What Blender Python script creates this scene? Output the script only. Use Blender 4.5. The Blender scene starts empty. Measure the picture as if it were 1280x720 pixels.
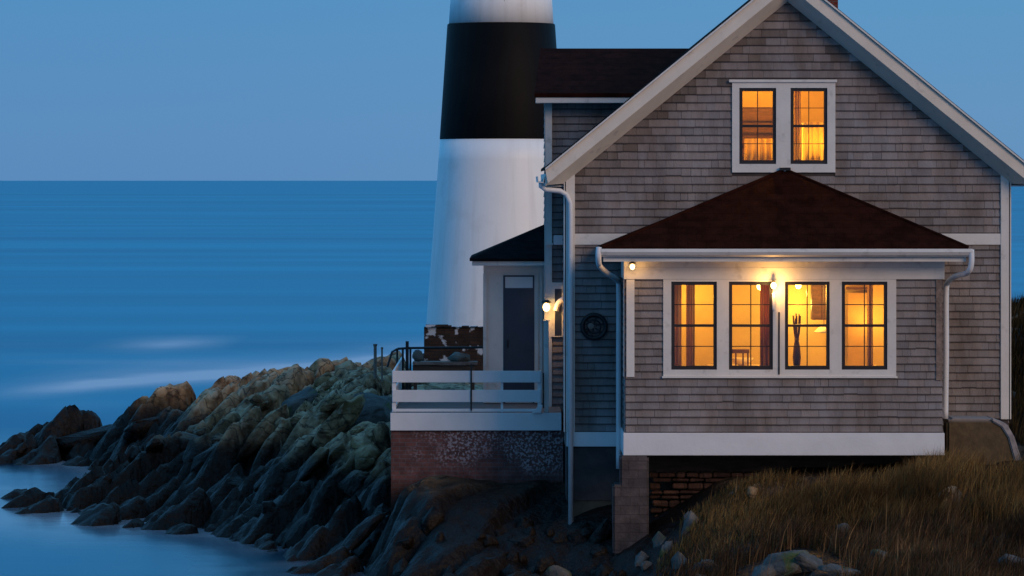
import bpy, bmesh, math, random
import numpy as np
from mathutils import Vector, Matrix
from mathutils.geometry import tessellate_polygon
random.seed(7); RNG = np.random.default_rng(7)
S = bpy.context.scene
C = S.collection
R = math.radians
H = 6.6            # camera height above the sea (m)
F = 5250.0         # focal length in photo pixels (1280 wide)
def X(px, D): return (px - 640.0) * D / F
def Z(py, D): return H - (py - 225.0) * D / F

# ------------------------------------------------------------------ materials
def mat(name, base=(.5,.5,.5), rough=.7, var=.25, scale=3.0, bump=.2, bscale=None, spec=.4, metal=0., base2=None,
        stretch=(1,1,1), lo=.35, hi=.65, attr=None, detail=6, bdist=.02, extra=None, coat=0):
    m = bpy.data.materials.new(name); m.use_nodes = True
    nt = m.node_tree; N = nt.nodes; L = nt.links
    b = N['Principled BSDF']
    b.inputs['Roughness'].default_value = rough; b.inputs['Metallic'].default_value = metal
    b.inputs['Specular IOR Level'].default_value = spec; b.inputs['Coat Weight'].default_value = coat
    geo = N.new('ShaderNodeNewGeometry'); mp = N.new('ShaderNodeMapping'); mp.inputs['Scale'].default_value = stretch
    L.new(geo.outputs['Position'], mp.inputs['Vector'])
    n1 = N.new('ShaderNodeTexNoise'); n1.inputs['Scale'].default_value = scale; n1.inputs['Detail'].default_value = detail
    n1.inputs['Roughness'].default_value = .62
    L.new(mp.outputs[0], n1.inputs['Vector'])
    cr = N.new('ShaderNodeValToRGB'); cr.color_ramp.elements[0].position = lo; cr.color_ramp.elements[1].position = hi
    b2 = base2 if base2 else tuple(c * (1 + var) for c in base)
    b1 = base if base2 else tuple(c * (1 - var) for c in base)
    cr.color_ramp.elements[0].color = (*b1, 1); cr.color_ramp.elements[1].color = (*b2, 1)
    L.new(n1.outputs[0], cr.inputs[0])
    col = cr.outputs[0]
    if attr:
        at = N.new('ShaderNodeAttribute'); at.attribute_name = attr
        mx = N.new('ShaderNodeMix'); mx.data_type = 'RGBA'; mx.blend_type = 'MULTIPLY'; mx.inputs[0].default_value = 1
        L.new(col, mx.inputs[6]); L.new(at.outputs['Color'], mx.inputs[7]); col = mx.outputs[2]
    if extra: col = extra(nt, geo, mp, col, b)
    L.new(col, b.inputs['Base Color'])
    if bump:
        n2 = N.new('ShaderNodeTexNoise'); n2.inputs['Scale'].default_value = bscale or scale * 6; n2.inputs['Detail'].default_value = 8
        L.new(mp.outputs[0], n2.inputs['Vector'])
        bp = N.new('ShaderNodeBump'); bp.inputs['Strength'].default_value = bump; bp.inputs['Distance'].default_value = bdist
        L.new(n2.outputs[0], bp.inputs['Height']); L.new(bp.outputs[0], b.inputs['Normal'])
    return m

def mixin(nt, col, color, fac):     # lay `color` over col where fac
    mx = nt.nodes.new('ShaderNodeMix'); mx.data_type = 'RGBA'
    nt.links.new(fac, mx.inputs[0]); nt.links.new(col, mx.inputs[6]); mx.inputs[7].default_value = (*color, 1)
    return mx.outputs[2]
def noise_mask(nt, vec, scale, a, b, detail=5):
    n = nt.nodes.new('ShaderNodeTexNoise'); n.inputs['Scale'].default_value = scale; n.inputs['Detail'].default_value = detail
    nt.links.new(vec, n.inputs['Vector'])
    r = nt.nodes.new('ShaderNodeMapRange'); r.inputs[1].default_value = a; r.inputs[2].default_value = b
    nt.links.new(n.outputs[0], r.inputs[0]); return r.outputs[0]
def zmask(nt, geo, a, b):
    s = nt.nodes.new('ShaderNodeSeparateXYZ'); nt.links.new(geo.outputs['Position'], s.inputs[0])
    r = nt.nodes.new('ShaderNodeMapRange'); r.inputs[1].default_value = a; r.inputs[2].default_value = b
    r.interpolation_type = 'SMOOTHSTEP'
    nt.links.new(s.outputs[2], r.inputs[0]); return r.outputs[0]
def mul(nt, a, b):
    m = nt.nodes.new('ShaderNodeMath'); m.operation = 'MULTIPLY'
    for i, v in enumerate((a, b)):
        if isinstance(v, (int, float)): m.inputs[i].default_value = v
        else: nt.links.new(v, m.inputs[i])
    return m.outputs[0]

def shingle_extra(nt, geo, mp, col, b):
    mv = nt.nodes.new('ShaderNodeMapping'); mv.inputs['Scale'].default_value = (1, 1, .25)
    nt.links.new(geo.outputs['Position'], mv.inputs[0])
    return mixin(nt, col, (.10,.062,.05), mul(nt, noise_mask(nt, mv.outputs[0], 1.4, .52, .72), .55))
M = {}
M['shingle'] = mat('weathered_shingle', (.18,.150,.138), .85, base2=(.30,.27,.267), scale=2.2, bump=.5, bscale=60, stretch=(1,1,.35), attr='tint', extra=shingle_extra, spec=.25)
M['backing'] = mat('wall_sheathing', (.06,.05,.05), .9)
def trim_extra(nt, geo, mp, col, b):
    return mixin(nt, col, (.30,.28,.26), mul(nt, noise_mask(nt, geo.outputs['Position'], 5, .60, .75), .45))
M['trim'] = mat('painted_trim', (.70,.67,.63), .5, .06, 2, .15, 25, extra=trim_extra)
M['cream_trim'] = mat('cream_rake_paint', (.74,.66,.56), .5, .06, 2, .15, 25, extra=trim_extra)
M['bright_trim'] = mat('fresh_white_paint', (.74,.74,.75), .45, .05, 2, .12, 25)
def roof_extra(nt, geo, mp, col, b):
    br = nt.nodes.new('ShaderNodeTexBrick'); br.inputs['Scale'].default_value = 1
    br.inputs['Brick Width'].default_value = .3; br.inputs['Row Height'].default_value = .11; br.inputs['Mortar Size'].default_value = .006
    br.inputs['Color1'].default_value = (1,1,1,1); br.inputs['Color2'].default_value = (.62,.62,.62,1); br.inputs['Mortar'].default_value = (.25,.25,.25,1)
    sw = nt.nodes.new('ShaderNodeSeparateXYZ'); cb = nt.nodes.new('ShaderNodeCombineXYZ')
    nt.links.new(geo.outputs['Position'], sw.inputs[0]); nt.links.new(sw.outputs[0], cb.inputs[0]); nt.links.new(sw.outputs[2], cb.inputs[1])
    nt.links.new(cb.outputs[0], br.inputs['Vector'])
    mx = nt.nodes.new('ShaderNodeMix'); mx.data_type = 'RGBA'; mx.blend_type = 'MULTIPLY'; mx.inputs[0].default_value = .45
    nt.links.new(col, mx.inputs[6]); nt.links.new(br.outputs[0], mx.inputs[7]); return mx.outputs[2]
M['roof'] = mat('brown_roof_shingle', (.026,.0075,.0045), .95, .35, 4, .5, 40, spec=.03, extra=roof_extra)
M['dark_roof'] = mat('dark_roof_shingle', (.012,.009,.010), .95, .35, 4, .5, 40, spec=.05, extra=roof_extra)
M['sash'] = mat('dark_sash_paint', (.022,.018,.02), .4, .2, 6, .1)
M['black_metal'] = mat('black_iron', (.012,.012,.014), .45, .3, 8, .2)
def brick_mat(name, c1, c2, mortar, bw, rh, extra2=None):
    def ex(nt, geo, mp, col, b):
        br = nt.nodes.new('ShaderNodeTexBrick'); br.inputs['Scale'].default_value = 1
        br.inputs['Brick Width'].default_value = bw; br.inputs['Row Height'].default_value = rh; br.inputs['Mortar Size'].default_value = .007
        br.inputs['Color1'].default_value = (*c1, 1); br.inputs['Color2'].default_value = (*c2, 1); br.inputs['Mortar'].default_value = (*mortar, 1)
        sw = nt.nodes.new('ShaderNodeSeparateXYZ'); cb = nt.nodes.new('ShaderNodeCombineXYZ')
        ad = nt.nodes.new('ShaderNodeMath'); ad.operation = 'ADD'
        nt.links.new(geo.outputs['Position'], sw.inputs[0]); nt.links.new(sw.outputs[0], ad.inputs[0]); nt.links.new(sw.outputs[1], ad.inputs[1])
        nt.links.new(ad.outputs[0], cb.inputs[0]); nt.links.new(sw.outputs[2], cb.inputs[1])
        nt.links.new(cb.outputs[0], br.inputs['Vector'])
        mx = nt.nodes.new('ShaderNodeMix'); mx.data_type = 'RGBA'; mx.blend_type = 'MULTIPLY'; mx.inputs[0].default_value = 1
        nt.links.new(col, mx.inputs[6]); nt.links.new(br.outputs[0], mx.inputs[7]); c = mx.outputs[2]
        return extra2(nt, geo, c) if extra2 else c
    return mat(name, (.75,.75,.75), .9, .3, 5, .5, 30, extra=ex, spec=.2)
def efflor(nt, geo, c):
    top = zmask(nt, geo, 1.45, 1.75)
    m1 = mul(nt, mul(nt, noise_mask(nt, geo.outputs['Position'], 26, .49, .58), noise_mask(nt, geo.outputs['Position'], 1.1, .44, .58)), top)
    c = mixin(nt, c, (.48,.43,.46), mul(nt, m1, .62))
    low = nt.nodes.new('ShaderNodeMath'); low.operation = 'SUBTRACT'; low.inputs[0].default_value = 1
    nt.links.new(zmask(nt, geo, 1.2, 1.6), low.inputs[1])
    return mixin(nt, c, (.03,.014,.009), mul(nt, low.outputs[0], .8))
M['brick'] = brick_mat('salt_stained_brick', (.21,.085,.075), (.15,.07,.065), (.15,.12,.12), .2, .07, efflor)
M['old_brick'] = brick_mat('crumbling_red_brick', (.11,.055,.04), (.06,.032,.025), (.03,.02,.015), .26, .085)
M['chimney'] = brick_mat('chimney_red_brick', (.25,.05,.035), (.18,.04,.03), (.15,.12,.11), .2, .07)
def whitewash(nt, geo, c): return mixin(nt, c, (.62,.60,.62), noise_mask(nt, geo.outputs['Position'], 3.2, .56, .60))
M['white_brick'] = brick_mat('peeling_whitewash_brick', (.09,.045,.03), (.06,.035,.025), (.04,.03,.03), .22, .075, whitewash)
M['concrete'] = mat('old_concrete', (.07,.068,.05), .9, .35, 2.5, .6, 14)
M['pier_stone'] = brick_mat('pier_block', (.13,.10,.10), (.09,.075,.075), (.07,.055,.055), .30, .145)
M['stone_block'] = mat('ochre_stone', (.11,.075,.04), .9, .3, 5, .5, 18, extra=lambda nt, geo, mp, col, b: mixin(nt, col, (.34,.31,.31), zmask(nt, geo, 2.60, 2.70)))
def tower_extra(nt, geo, mp, col, b):
    c = mixin(nt, col, (.40,.33,.28), mul(nt, noise_mask(nt, geo.outputs['Position'], 1.1, .60, .8), .3))
    ms = nt.nodes.new('ShaderNodeMapping'); ms.inputs['Scale'].default_value = (5, 5, .18); nt.links.new(geo.outputs['Position'], ms.inputs[0])
    c = mixin(nt, c, (.50,.48,.46), mul(nt, noise_mask(nt, ms.outputs[0], 1.0, .50, .72), .25))
    c = mixin(nt, c, (.12,.06,.04), mul(nt, noise_mask(nt, geo.outputs['Position'], 4.2, .70, .72), zmask(nt, geo, 9.8, 10.9)))
    return c
M['pale_stone'] = mat('pale_coping_stone', (.30,.27,.27), .9, .3, 6, .6, 16)
M['tower_white'] = mat('tower_white_paint', (.93,.93,.93), .45, .02, 1.2, .12, 6, extra=tower_extra)
M['tower_black'] = mat('tower_black_paint', (.004,.003,.003), .6, .35, 1.2, .12, 6, spec=.12)
M['wood'] = mat('brown_wood', (.09,.05,.03), .7, .35, 3, .3, 20, stretch=(1,1,6))
M['pale_wood'] = mat('weathered_post_wood', (.22,.16,.13), .8, .3, 8, .4)
M['deck_wood'] = mat('deck_board', (.16,.14,.13), .8, .3, 4, .3, stretch=(1,8,1))
M['tarp'] = mat('grey_green_canvas', (.12,.14,.13), .9, .3, 5, .4, 12)
M['door'] = mat('navy_door_paint', (.020,.028,.055), .3, .2, 3, .05, spec=.6)
M['plaster'] = mat('cream_plaster', (.68,.52,.24), .8, .08, 2, .1)
M['ochre_paint'] = mat('ochre_door_paint', (.50,.32,.13), .6, .1, 3, .1)
M['curtain'] = mat('ochre_curtain', (.50,.34,.18), .9, .15, 6, .1, stretch=(6,1,1))
def translucent(m, f, col):
    nt = m.node_tree; N = nt.nodes; L = nt.links; t = N.new('ShaderNodeBsdfTranslucent'); t.inputs[0].default_value = (*col, 1)
    x = N.new('ShaderNodeMixShader'); x.inputs[0].default_value = f; L.new(N['Principled BSDF'].outputs[0], x.inputs[1]); L.new(t.outputs[0], x.inputs[2]); L.new(x.outputs[0], N['Material Output'].inputs[0])
translucent(M['curtain'], .6, (.75,.55,.32))
M['sheer'] = mat('sheer_yellow_curtain', (.8,.65,.3), .9, .15, 6, .1, stretch=(6,1,1)); translucent(M['sheer'], .75, (.95,.80,.45))
M['cabinet'] = mat('stained_cabinet_wood', (.13,.06,.03), .5, .3, 4, .2, stretch=(1,1,6))
M['brown_cloth'] = mat('brown_curtain_cloth', (.25,.13,.06), .9, .15, 6, .1, stretch=(6,1,1)); translucent(M['brown_cloth'], .5, (.4,.2,.08))
M['figure_dark'] = mat('dark_bronze', (.05,.025,.015), .4, .3, 10, .2)
M['cloth'] = mat('table_linen', (.6,.5,.4), .9, .1, 5, .1)

def rock_extra(nt, geo, mp, col, b, pre=None):
    P = geo.outputs['Position']
    c = mixin(nt, col, (.15,.10,.03), mul(nt, noise_mask(nt, P, .9, .50, .66), .65))     # lichen olive
    c = mixin(nt, c, (.10,.038,.012), mul(nt, noise_mask(nt, P, 1.6, .52, .66), .8))       # iron stain
    c = mixin(nt, c, (.30,.26,.20), mul(nt, noise_mask(nt, P, 7, .58, .66, 9), .5))    # pale flecks
    nz = nt.nodes.new('ShaderNodeSeparateXYZ'); nt.links.new(geo.outputs['Normal'], nz.inputs[0])       # upward faces painted paler, like tops catching the sky light
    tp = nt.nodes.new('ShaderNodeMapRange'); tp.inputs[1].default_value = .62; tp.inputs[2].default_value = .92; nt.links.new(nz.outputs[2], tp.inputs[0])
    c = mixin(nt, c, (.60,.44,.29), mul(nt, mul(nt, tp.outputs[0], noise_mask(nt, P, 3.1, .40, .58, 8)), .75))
    if pre: c = pre(c)
    vo = nt.nodes.new('ShaderNodeTexVoronoi'); vo.feature = 'DISTANCE_TO_EDGE'; vo.inputs['Scale'].default_value = 1.7
    mv = nt.nodes.new('ShaderNodeMapping'); mv.inputs['Rotation'].default_value = (0, R(-42), 0); mv.inputs['Scale'].default_value = (.45, .8, 1.8)
    ns = nt.nodes.new('ShaderNodeTexNoise'); ns.inputs['Scale'].default_value = 1.5; ns.inputs['Detail'].default_value = 5
    av = nt.nodes.new('ShaderNodeVectorMath'); av.operation = 'ADD'; nt.links.new(P, ns.inputs['Vector']); nt.links.new(P, av.inputs[0]); nt.links.new(ns.outputs[1], av.inputs[1])
    nt.links.new(av.outputs[0], mv.inputs[0]); nt.links.new(mv.outputs[0], vo.inputs['Vector'])
    ck = nt.nodes.new('ShaderNodeMapRange'); ck.inputs[1].default_value = .05; ck.inputs[2].default_value = 0; nt.links.new(vo.outputs['Distance'], ck.inputs[0])
    c = mixin(nt, c, (.018,.014,.012), mul(nt, ck.outputs[0], .8))
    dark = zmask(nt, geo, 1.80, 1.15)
    c = mixin(nt, c, (.007,.004,.0025), mul(nt, dark, .985))                                   # wet weed zone, raised to darken by colour the slopes the sun catches
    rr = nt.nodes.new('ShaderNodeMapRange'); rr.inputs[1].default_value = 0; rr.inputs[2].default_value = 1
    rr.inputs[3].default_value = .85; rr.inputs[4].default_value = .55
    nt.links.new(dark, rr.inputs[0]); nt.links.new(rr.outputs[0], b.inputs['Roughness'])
    return c
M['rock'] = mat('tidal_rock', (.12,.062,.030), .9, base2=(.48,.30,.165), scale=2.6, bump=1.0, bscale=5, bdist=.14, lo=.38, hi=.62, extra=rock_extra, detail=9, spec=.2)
def earth_extra(nt, geo, mp, col, b):
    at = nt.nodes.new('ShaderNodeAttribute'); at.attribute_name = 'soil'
    a3 = nt.nodes.new('ShaderNodeAttribute'); a3.attribute_name = 'crevice'       # joints painted darker to deepen the shade in the cracks
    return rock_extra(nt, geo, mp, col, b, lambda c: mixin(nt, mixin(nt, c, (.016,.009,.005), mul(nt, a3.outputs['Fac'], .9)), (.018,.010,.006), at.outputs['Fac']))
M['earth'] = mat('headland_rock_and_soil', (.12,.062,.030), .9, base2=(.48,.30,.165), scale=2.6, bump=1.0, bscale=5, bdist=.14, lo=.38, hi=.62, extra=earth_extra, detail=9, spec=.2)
M['slate'] = mat('pale_lichen_rock', (.05,.048,.045), .85, base2=(.13,.12,.11), scale=3, bump=.9, bscale=9, bdist=.05, detail=9,
                 extra=lambda nt, geo, mp, col, b: mixin(nt, col, (.07,.08,.02), noise_mask(nt, geo.outputs['Position'], 2.5, .55, .65)))
M['grass'] = mat('dry_grass', (.8,.8,.8), .9, .2, .8, 0, attr='tint', spec=.1)

def glass():
    m = bpy.data.materials.new('window_glass'); m.use_nodes = True; nt = m.node_tree; N = nt.nodes; L = nt.links
    N.remove(N['Principled BSDF'])
    t = N.new('ShaderNodeBsdfTransparent'); t.inputs[0].default_value = (.93,.93,.93,1)
    g = N.new('ShaderNodeBsdfGlossy'); g.inputs['Roughness'].default_value = .05
    nz = N.new('ShaderNodeTexNoise'); nz.inputs['Scale'].default_value = 2; bp = N.new('ShaderNodeBump'); bp.inputs['Strength'].default_value = .05
    L.new(nz.outputs[0], bp.inputs['Height']); L.new(bp.outputs[0], g.inputs['Normal'])
    x = N.new('ShaderNodeMixShader'); x.inputs[0].default_value = .05
    L.new(t.outputs[0], x.inputs[1]); L.new(g.outputs[0], x.inputs[2]); L.new(x.outputs[0], N['Material Output'].inputs[0])
    return m
M['glass'] = glass()
def emis(name, color, strength):
    m = mat(name, (.8,.7,.5), .5, .05, 4, 0); b = m.node_tree.nodes['Principled BSDF']
    b.inputs['Emission Color'].default_value = (*color, 1); b.inputs['Emission Strength'].default_value = strength; return m
WARM = (1, .51, .055)
M['bulb'] = emis('glowing_bulb', (1,.62,.18), 14)
M['shade'] = emis('glowing_lampshade', (1,.50,.06), 1.5)
M['small_bulb'] = emis('dim_glowing_bulb', (1,.60,.2), 6)

# ------------------------------------------------------------------ mesh helpers
def tag(o, label=None, cat=None, group=None, kind=None):
    if label: o['label'] = label
    if cat: o['category'] = cat
    if group: o['group'] = group
    if kind: o['kind'] = kind
    return o
def link(name, me, m, parent=None, smooth=False):
    o = bpy.data.objects.new(name, me); C.objects.link(o)
    for k in (m if isinstance(m, (list, tuple)) else [m]): me.materials.append(k)
    if smooth:
        for p in me.polygons: p.use_smooth = True
    if parent:
        o.parent = parent; o.matrix_parent_inverse = Matrix.Translation(parent.location).inverted()
    return o
def empty(name, loc, label, cat, group=None):
    o = bpy.data.objects.new(name, None); C.objects.link(o); o.location = loc; o.empty_display_size = .3
    return tag(o, label, cat, group)
class MB:
    def __init__(s): s.v = []; s.f = []
    def box(s, x0, x1, y0, y1, z0, z1):
        n = len(s.v); s.v += [(x, y, z) for z in (z0, z1) for y in (y0, y1) for x in (x0, x1)]
        s.f += [tuple(n + i for i in q) for q in ((0,2,3,1),(4,5,7,6),(0,1,5,4),(2,6,7,3),(0,4,6,2),(1,3,7,5))]; return s
    def prism(s, pts, y0, y1):      # pts in XZ, extruded in Y
        n = len(s.v); k = len(pts)
        s.v += [(x, y0, z) for x, z in pts] + [(x, y1, z) for x, z in pts]
        s.f += [tuple(n + i for i in range(k)), tuple(n + k + i for i in reversed(range(k)))]
        s.f += [(n + i, n + k + i, n + k + (i + 1) % k, n + (i + 1) % k) for i in range(k)]; return s
    def poly(s, *pts):
        n = len(s.v); s.v += list(pts); s.f.append(tuple(range(n, n + len(pts)))); return s
    def tube(s, pts, r, seg=10, r2=None):
        pts = [Vector(p) for p in pts]; n0 = len(s.v); K = len(pts)
        for i, p in enumerate(pts):
            d = (pts[min(i + 1, K - 1)] - pts[max(i - 1, 0)]).normalized()
            a = d.cross(Vector((0, 1, 0)) if abs(d.y) < .9 else Vector((1, 0, 0))).normalized(); b = d.cross(a)
            rr = r if r2 is None else r + (r2 - r) * i / (K - 1)
            for j in range(seg):
                t = 2 * math.pi * j / seg; s.v.append(tuple(p + (a * math.cos(t) + b * math.sin(t)) * rr))
        for i in range(K - 1):
            for j in range(seg):
                s.f.append((n0 + i*seg + j, n0 + i*seg + (j+1) % seg, n0 + (i+1)*seg + (j+1) % seg, n0 + (i+1)*seg + j))
        s.f.append(tuple(n0 + j for j in reversed(range(seg)))); s.f.append(tuple(n0 + (K-1)*seg + j for j in range(seg))); return s
    def lathe(s, prof, cx, cy, seg=24, cz=0):
        n0 = len(s.v)
        for r, z in prof:
            for j in range(seg):
                t = 2 * math.pi * j / seg; s.v.append((cx + r * math.cos(t), cy + r * math.sin(t), cz + z))
        for i in range(len(prof) - 1):
            for j in range(seg):
                s.f.append((n0 + i*seg + j, n0 + i*seg + (j+1) % seg, n0 + (i+1)*seg + (j+1) % seg, n0 + (i+1)*seg + j))
        s.f.append(tuple(n0 + j for j in reversed(range(seg)))); s.f.append(tuple(n0 + (len(prof)-1)*seg + j for j in range(seg))); return s
    def build(s, name, m, parent=None, bevel=0, smooth=False, wob=0):
        me = bpy.data.meshes.new(name)
        v = s.v
        if wob: v = [tuple(c + random.uniform(-wob, wob) for c in p) for p in v]
        me.from_pydata(v, [], s.f)
        bm = bmesh.new(); bm.from_mesh(me); bmesh.ops.recalc_face_normals(bm, faces=bm.faces)
        if bevel: bmesh.ops.bevel(bm, geom=[e for e in bm.edges if e.is_manifold and e.calc_face_angle(0) > .5], offset=bevel, segments=2, affect='EDGES', clamp_overlap=True)
        bm.to_mesh(me); bm.free()
        return link(name, me, m, parent, smooth)
def wall_poly(name, outline, holes, y0, y1, m, parent):    # slab in XZ with openings
    loops = [[Vector((x, z, 0)) for x, z in outline]] + [[Vector((a, c, 0)), Vector((a, d, 0)), Vector((b, d, 0)), Vector((b, c, 0))] for a, b, c, d in holes]
    flat = [p for l in loops for p in l]
    tris = tessellate_polygon(loops); n = len(flat)
    v = [(p.x, y0, p.y) for p in flat] + [(p.x, y1, p.y) for p in flat]
    f = [tuple(t) for t in tris] + [tuple(i + n for i in reversed(t)) for t in tris]
    o = 0
    for l in loops:
        k = len(l); f += [(o + i, o + (i+1) % k, n + o + (i+1) % k, n + o + i) for i in range(k)]; o += k
    me = bpy.data.meshes.new(name); me.from_pydata(v, [], f)
    bm = bmesh.new(); bm.from_mesh(me); bmesh.ops.recalc_face_normals(bm, faces=bm.faces); bm.to_mesh(me); bm.free()
    return link(name, me, m, parent)

def shingles(name, ext, v0, v1, place, parent, holes=(), course=.135, seed=1, wmin=.10, wmax=.34, mild=None):
    """rows of separate overlapping shingles; ext(v)->(u0,u1); place(u,v,n)->xyz, n = outwards"""
    rnd = random.Random(seed); V = []; Fc = []; T = []
    v = v0
    while v < v1 - .02:
        vt = min(v + course, v1)
        a, b = ext(v + course * .5)
        segs = [(a, b)]
        for h in holes:
            if h[2] < vt - .01 and h[3] > v + .01:
                segs = [q for s in segs for q in ((s[0], min(s[1], h[0])), (max(s[0], h[1]), s[1])) if q[1] - q[0] > .02]
        for sa, sb in segs:
            u = sa
            while u < sb - .005:
                w = rnd.uniform(wmin, wmax)
                if sb - u - w < .08: w = sb - u
                e = min(u + w, sb); g = rnd.uniform(.0, .004); drop = rnd.uniform(0, .003) if v > v0 + .01 else 0
                if rnd.random() < .012: drop = -.008
                t = rnd.uniform(.016, .024); n = len(V)
                for uu in (u + g, e - g):
                    dj = rnd.uniform(-.001, .001)
                    V += [place(uu, v - drop + dj, t), place(uu, vt + .004, .004), place(uu, v - drop + dj, 0), place(uu, v - drop + dj + .018, t*.9)]
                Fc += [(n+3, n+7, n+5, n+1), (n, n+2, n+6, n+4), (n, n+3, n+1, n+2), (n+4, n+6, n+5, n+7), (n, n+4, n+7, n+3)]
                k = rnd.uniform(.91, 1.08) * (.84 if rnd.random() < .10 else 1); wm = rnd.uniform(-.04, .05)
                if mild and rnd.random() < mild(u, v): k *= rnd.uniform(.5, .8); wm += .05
                T += [(k * (1 + wm), k, k * (1 - wm), 1)] * 4 + [(k*.33, k*.31, k*.32, 1)]  # butt strip tinted dark to paint the shadow line under each course
                u = e
        v += course
    me = bpy.data.meshes.new(name); me.from_pydata(V, [], Fc)
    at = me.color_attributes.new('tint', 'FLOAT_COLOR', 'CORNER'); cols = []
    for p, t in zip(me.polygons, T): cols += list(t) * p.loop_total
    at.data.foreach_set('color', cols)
    bm = bmesh.new(); bm.from_mesh(me); bmesh.ops.recalc_face_normals(bm, faces=bm.faces); bm.to_mesh(me); bm.free()
    return link(name, me, M['shingle'], parent)

# ------------------------------------------------------------------ terrain height
CP = []   # (X, D, z)
def cp(px, py, D): CP.append((X(px, D), D, Z(py, D)))
for a in [(40,553,99),(90,524,100),(118,521,100),(142,527,99.5),(170,514,98),(200,500,96),(260,482,92),(290,482,91),(330,476,88.5),(380,470,86),(430,478,84),(488,480,83),
          (300,560,82.6),(200,560,88),(240,600,83.5),(400,540,80),(400,600,77),(480,540,77.5),(480,600,74.5),(480,660,71.6),(480,716,69.6),
          (350,500,84.5),(430,500,81),(250,520,88),
          (540,596,71.7),(500,600,71.6),(600,606,71.7),(660,606,71.7),(540,660,69.8),(540,720,67.4),(640,650,70),(640,720,67),(700,660,69.8),(750,645,69.8),(700,720,67.3),
          (790,680,68.3),(790,720,66.6),(850,640,68.6),(900,604,68.8),(850,720,65.2),(950,602,68.6),(1050,596,68.6),(1200,580,68.6),(1280,582,68.6),
          (900,660,66.3),(1000,660,65.6),(1150,650,65.8),(1000,724,62.4),(1150,722,61.8),(1280,722,61.2),(1280,650,65.4)]: cp(*a)
CP += [(X(0,99),99,.32),(X(-60,100),100,-.7),(-18,100,-1.5),(-14,106,-1.5),(-10,104.5,-.6),(-6,103,-.5),(-8.5,101.5,.3),
       (X(370,70.5),70.5,0),(X(350,74.5),74.5,0),(X(240,78.3),78.3,0),(X(160,79.5),79.5,-.05),(X(90,81.5),81.5,0),
       (X(200,72),72,-1.3),(X(50,76),76,-1.3),(-14,72,-2),(-16,85,-1.2),(X(330,66),66,-1.2),(X(100,95),95,-.3),(X(0,95),95,-.5),(X(60,87.5),87.5,.12),(X(0,90),90,-.5),
       (X(140,89.5),89.5,.35),(X(110,97.6),97.6,.12),(X(220,92),92,1.0),
       (-4,97,1.2),(-2.5,92,2.5),(-.5,92,2.4),(-.3,104,2.3),(-.3,100,2.4),(-2.5,100,2.0),(-5,101,.0),(-.3,110,-.4),(-6,108,-1.5),(4,112,-.5),
       (-1,76,2.0),(-1,80,2.3),(0.5,84,2.4),(2,74,1.7),(4.5,74,1.9),(4.5,80,2.2),(7.5,74,2.1),
       (9.4,74,3.0),(9.6,79.5,3.95),(10.5,84,4.0),(12,80,4.3),(11,70,2.4),(14,66,1.6),(14,60,.9),(5,88,2.6),(8,95,2.6),(12,100,1.8),(14,110,-.8),
       (5,57,.35),(9,56,.4),(1,60,-.6),(4,52,-.8),(9,50,-.9),(14,52,-.6),(-2,64,-.7),(-6,64,-1.6),(4,44,-2.2),(12,44,-2.2),(-2,55,-1.8),(-12,60,-2.5),
       (20,85,3.5),(20,70,1.8),(20,100,.5),(22,56,-.5),(30,85,1.2),(32,70,.5),(36,90,-1.5),(34,60,-2),(25,112,-2),(42,75,-2.5),(-25,80,-2.5),(-25,100,-2.5),(-10,125,-2.5),(10,125,-2.5)]
CPa = np.array(CP, float)
def tps(r2): return np.where(r2 > 1e-9, r2 * np.log(np.maximum(r2, 1e-9)), 0)
sc_ = np.array([1.0, .62])           # depth is foreshortened: weigh it less
_p = CPa[:, :2] * sc_ / 10
_A = tps(((_p[:, None] - _p[None]) ** 2).sum(-1)) + np.eye(len(_p)) * 2e-3
_P = np.c_[np.ones(len(_p)), _p]
_W = np.linalg.solve(np.block([[_A, _P], [_P.T, np.zeros((3, 3))]]), np.r_[CPa[:, 2], np.zeros(3)])
def base_h(x, y):
    q = np.stack([x.ravel(), y.ravel()], -1) * sc_ / 10; out = np.empty(len(q))
    for i in range(0, len(q), 20000):
        b = q[i:i+20000]
        out[i:i+20000] = tps(((b[:, None] - _p[None]) ** 2).sum(-1)) @ _W[:len(_p)] + _W[len(_p)] + b @ _W[-2:]
    return np.clip(out, -2.6, 4.6).reshape(x.shape)
def hsh(i, j, k):
    s = np.sin(i * 127.1 + j * 311.7 + k * 74.7) * 43758.5453; return s - np.floor(s)
def vnoise(x, y, k):
    i = np.floor(x); j = np.floor(y); f = x - i; g = y - j; f = f*f*(3-2*f); g = g*g*(3-2*g)
    return (hsh(i,j,k)*(1-f)+hsh(i+1,j,k)*f)*(1-g)+(hsh(i,j+1,k)*(1-f)+hsh(i+1,j+1,k)*f)*g
def fbm(x, y, k, o=4):
    s = 0; a = .5
    for n in range(o): s = s + a * (vnoise(x * 2**n, y * 2**n, k + n) - .5); a *= .55
    return s
EX, EY = .60, .80
CRK = {}
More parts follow.
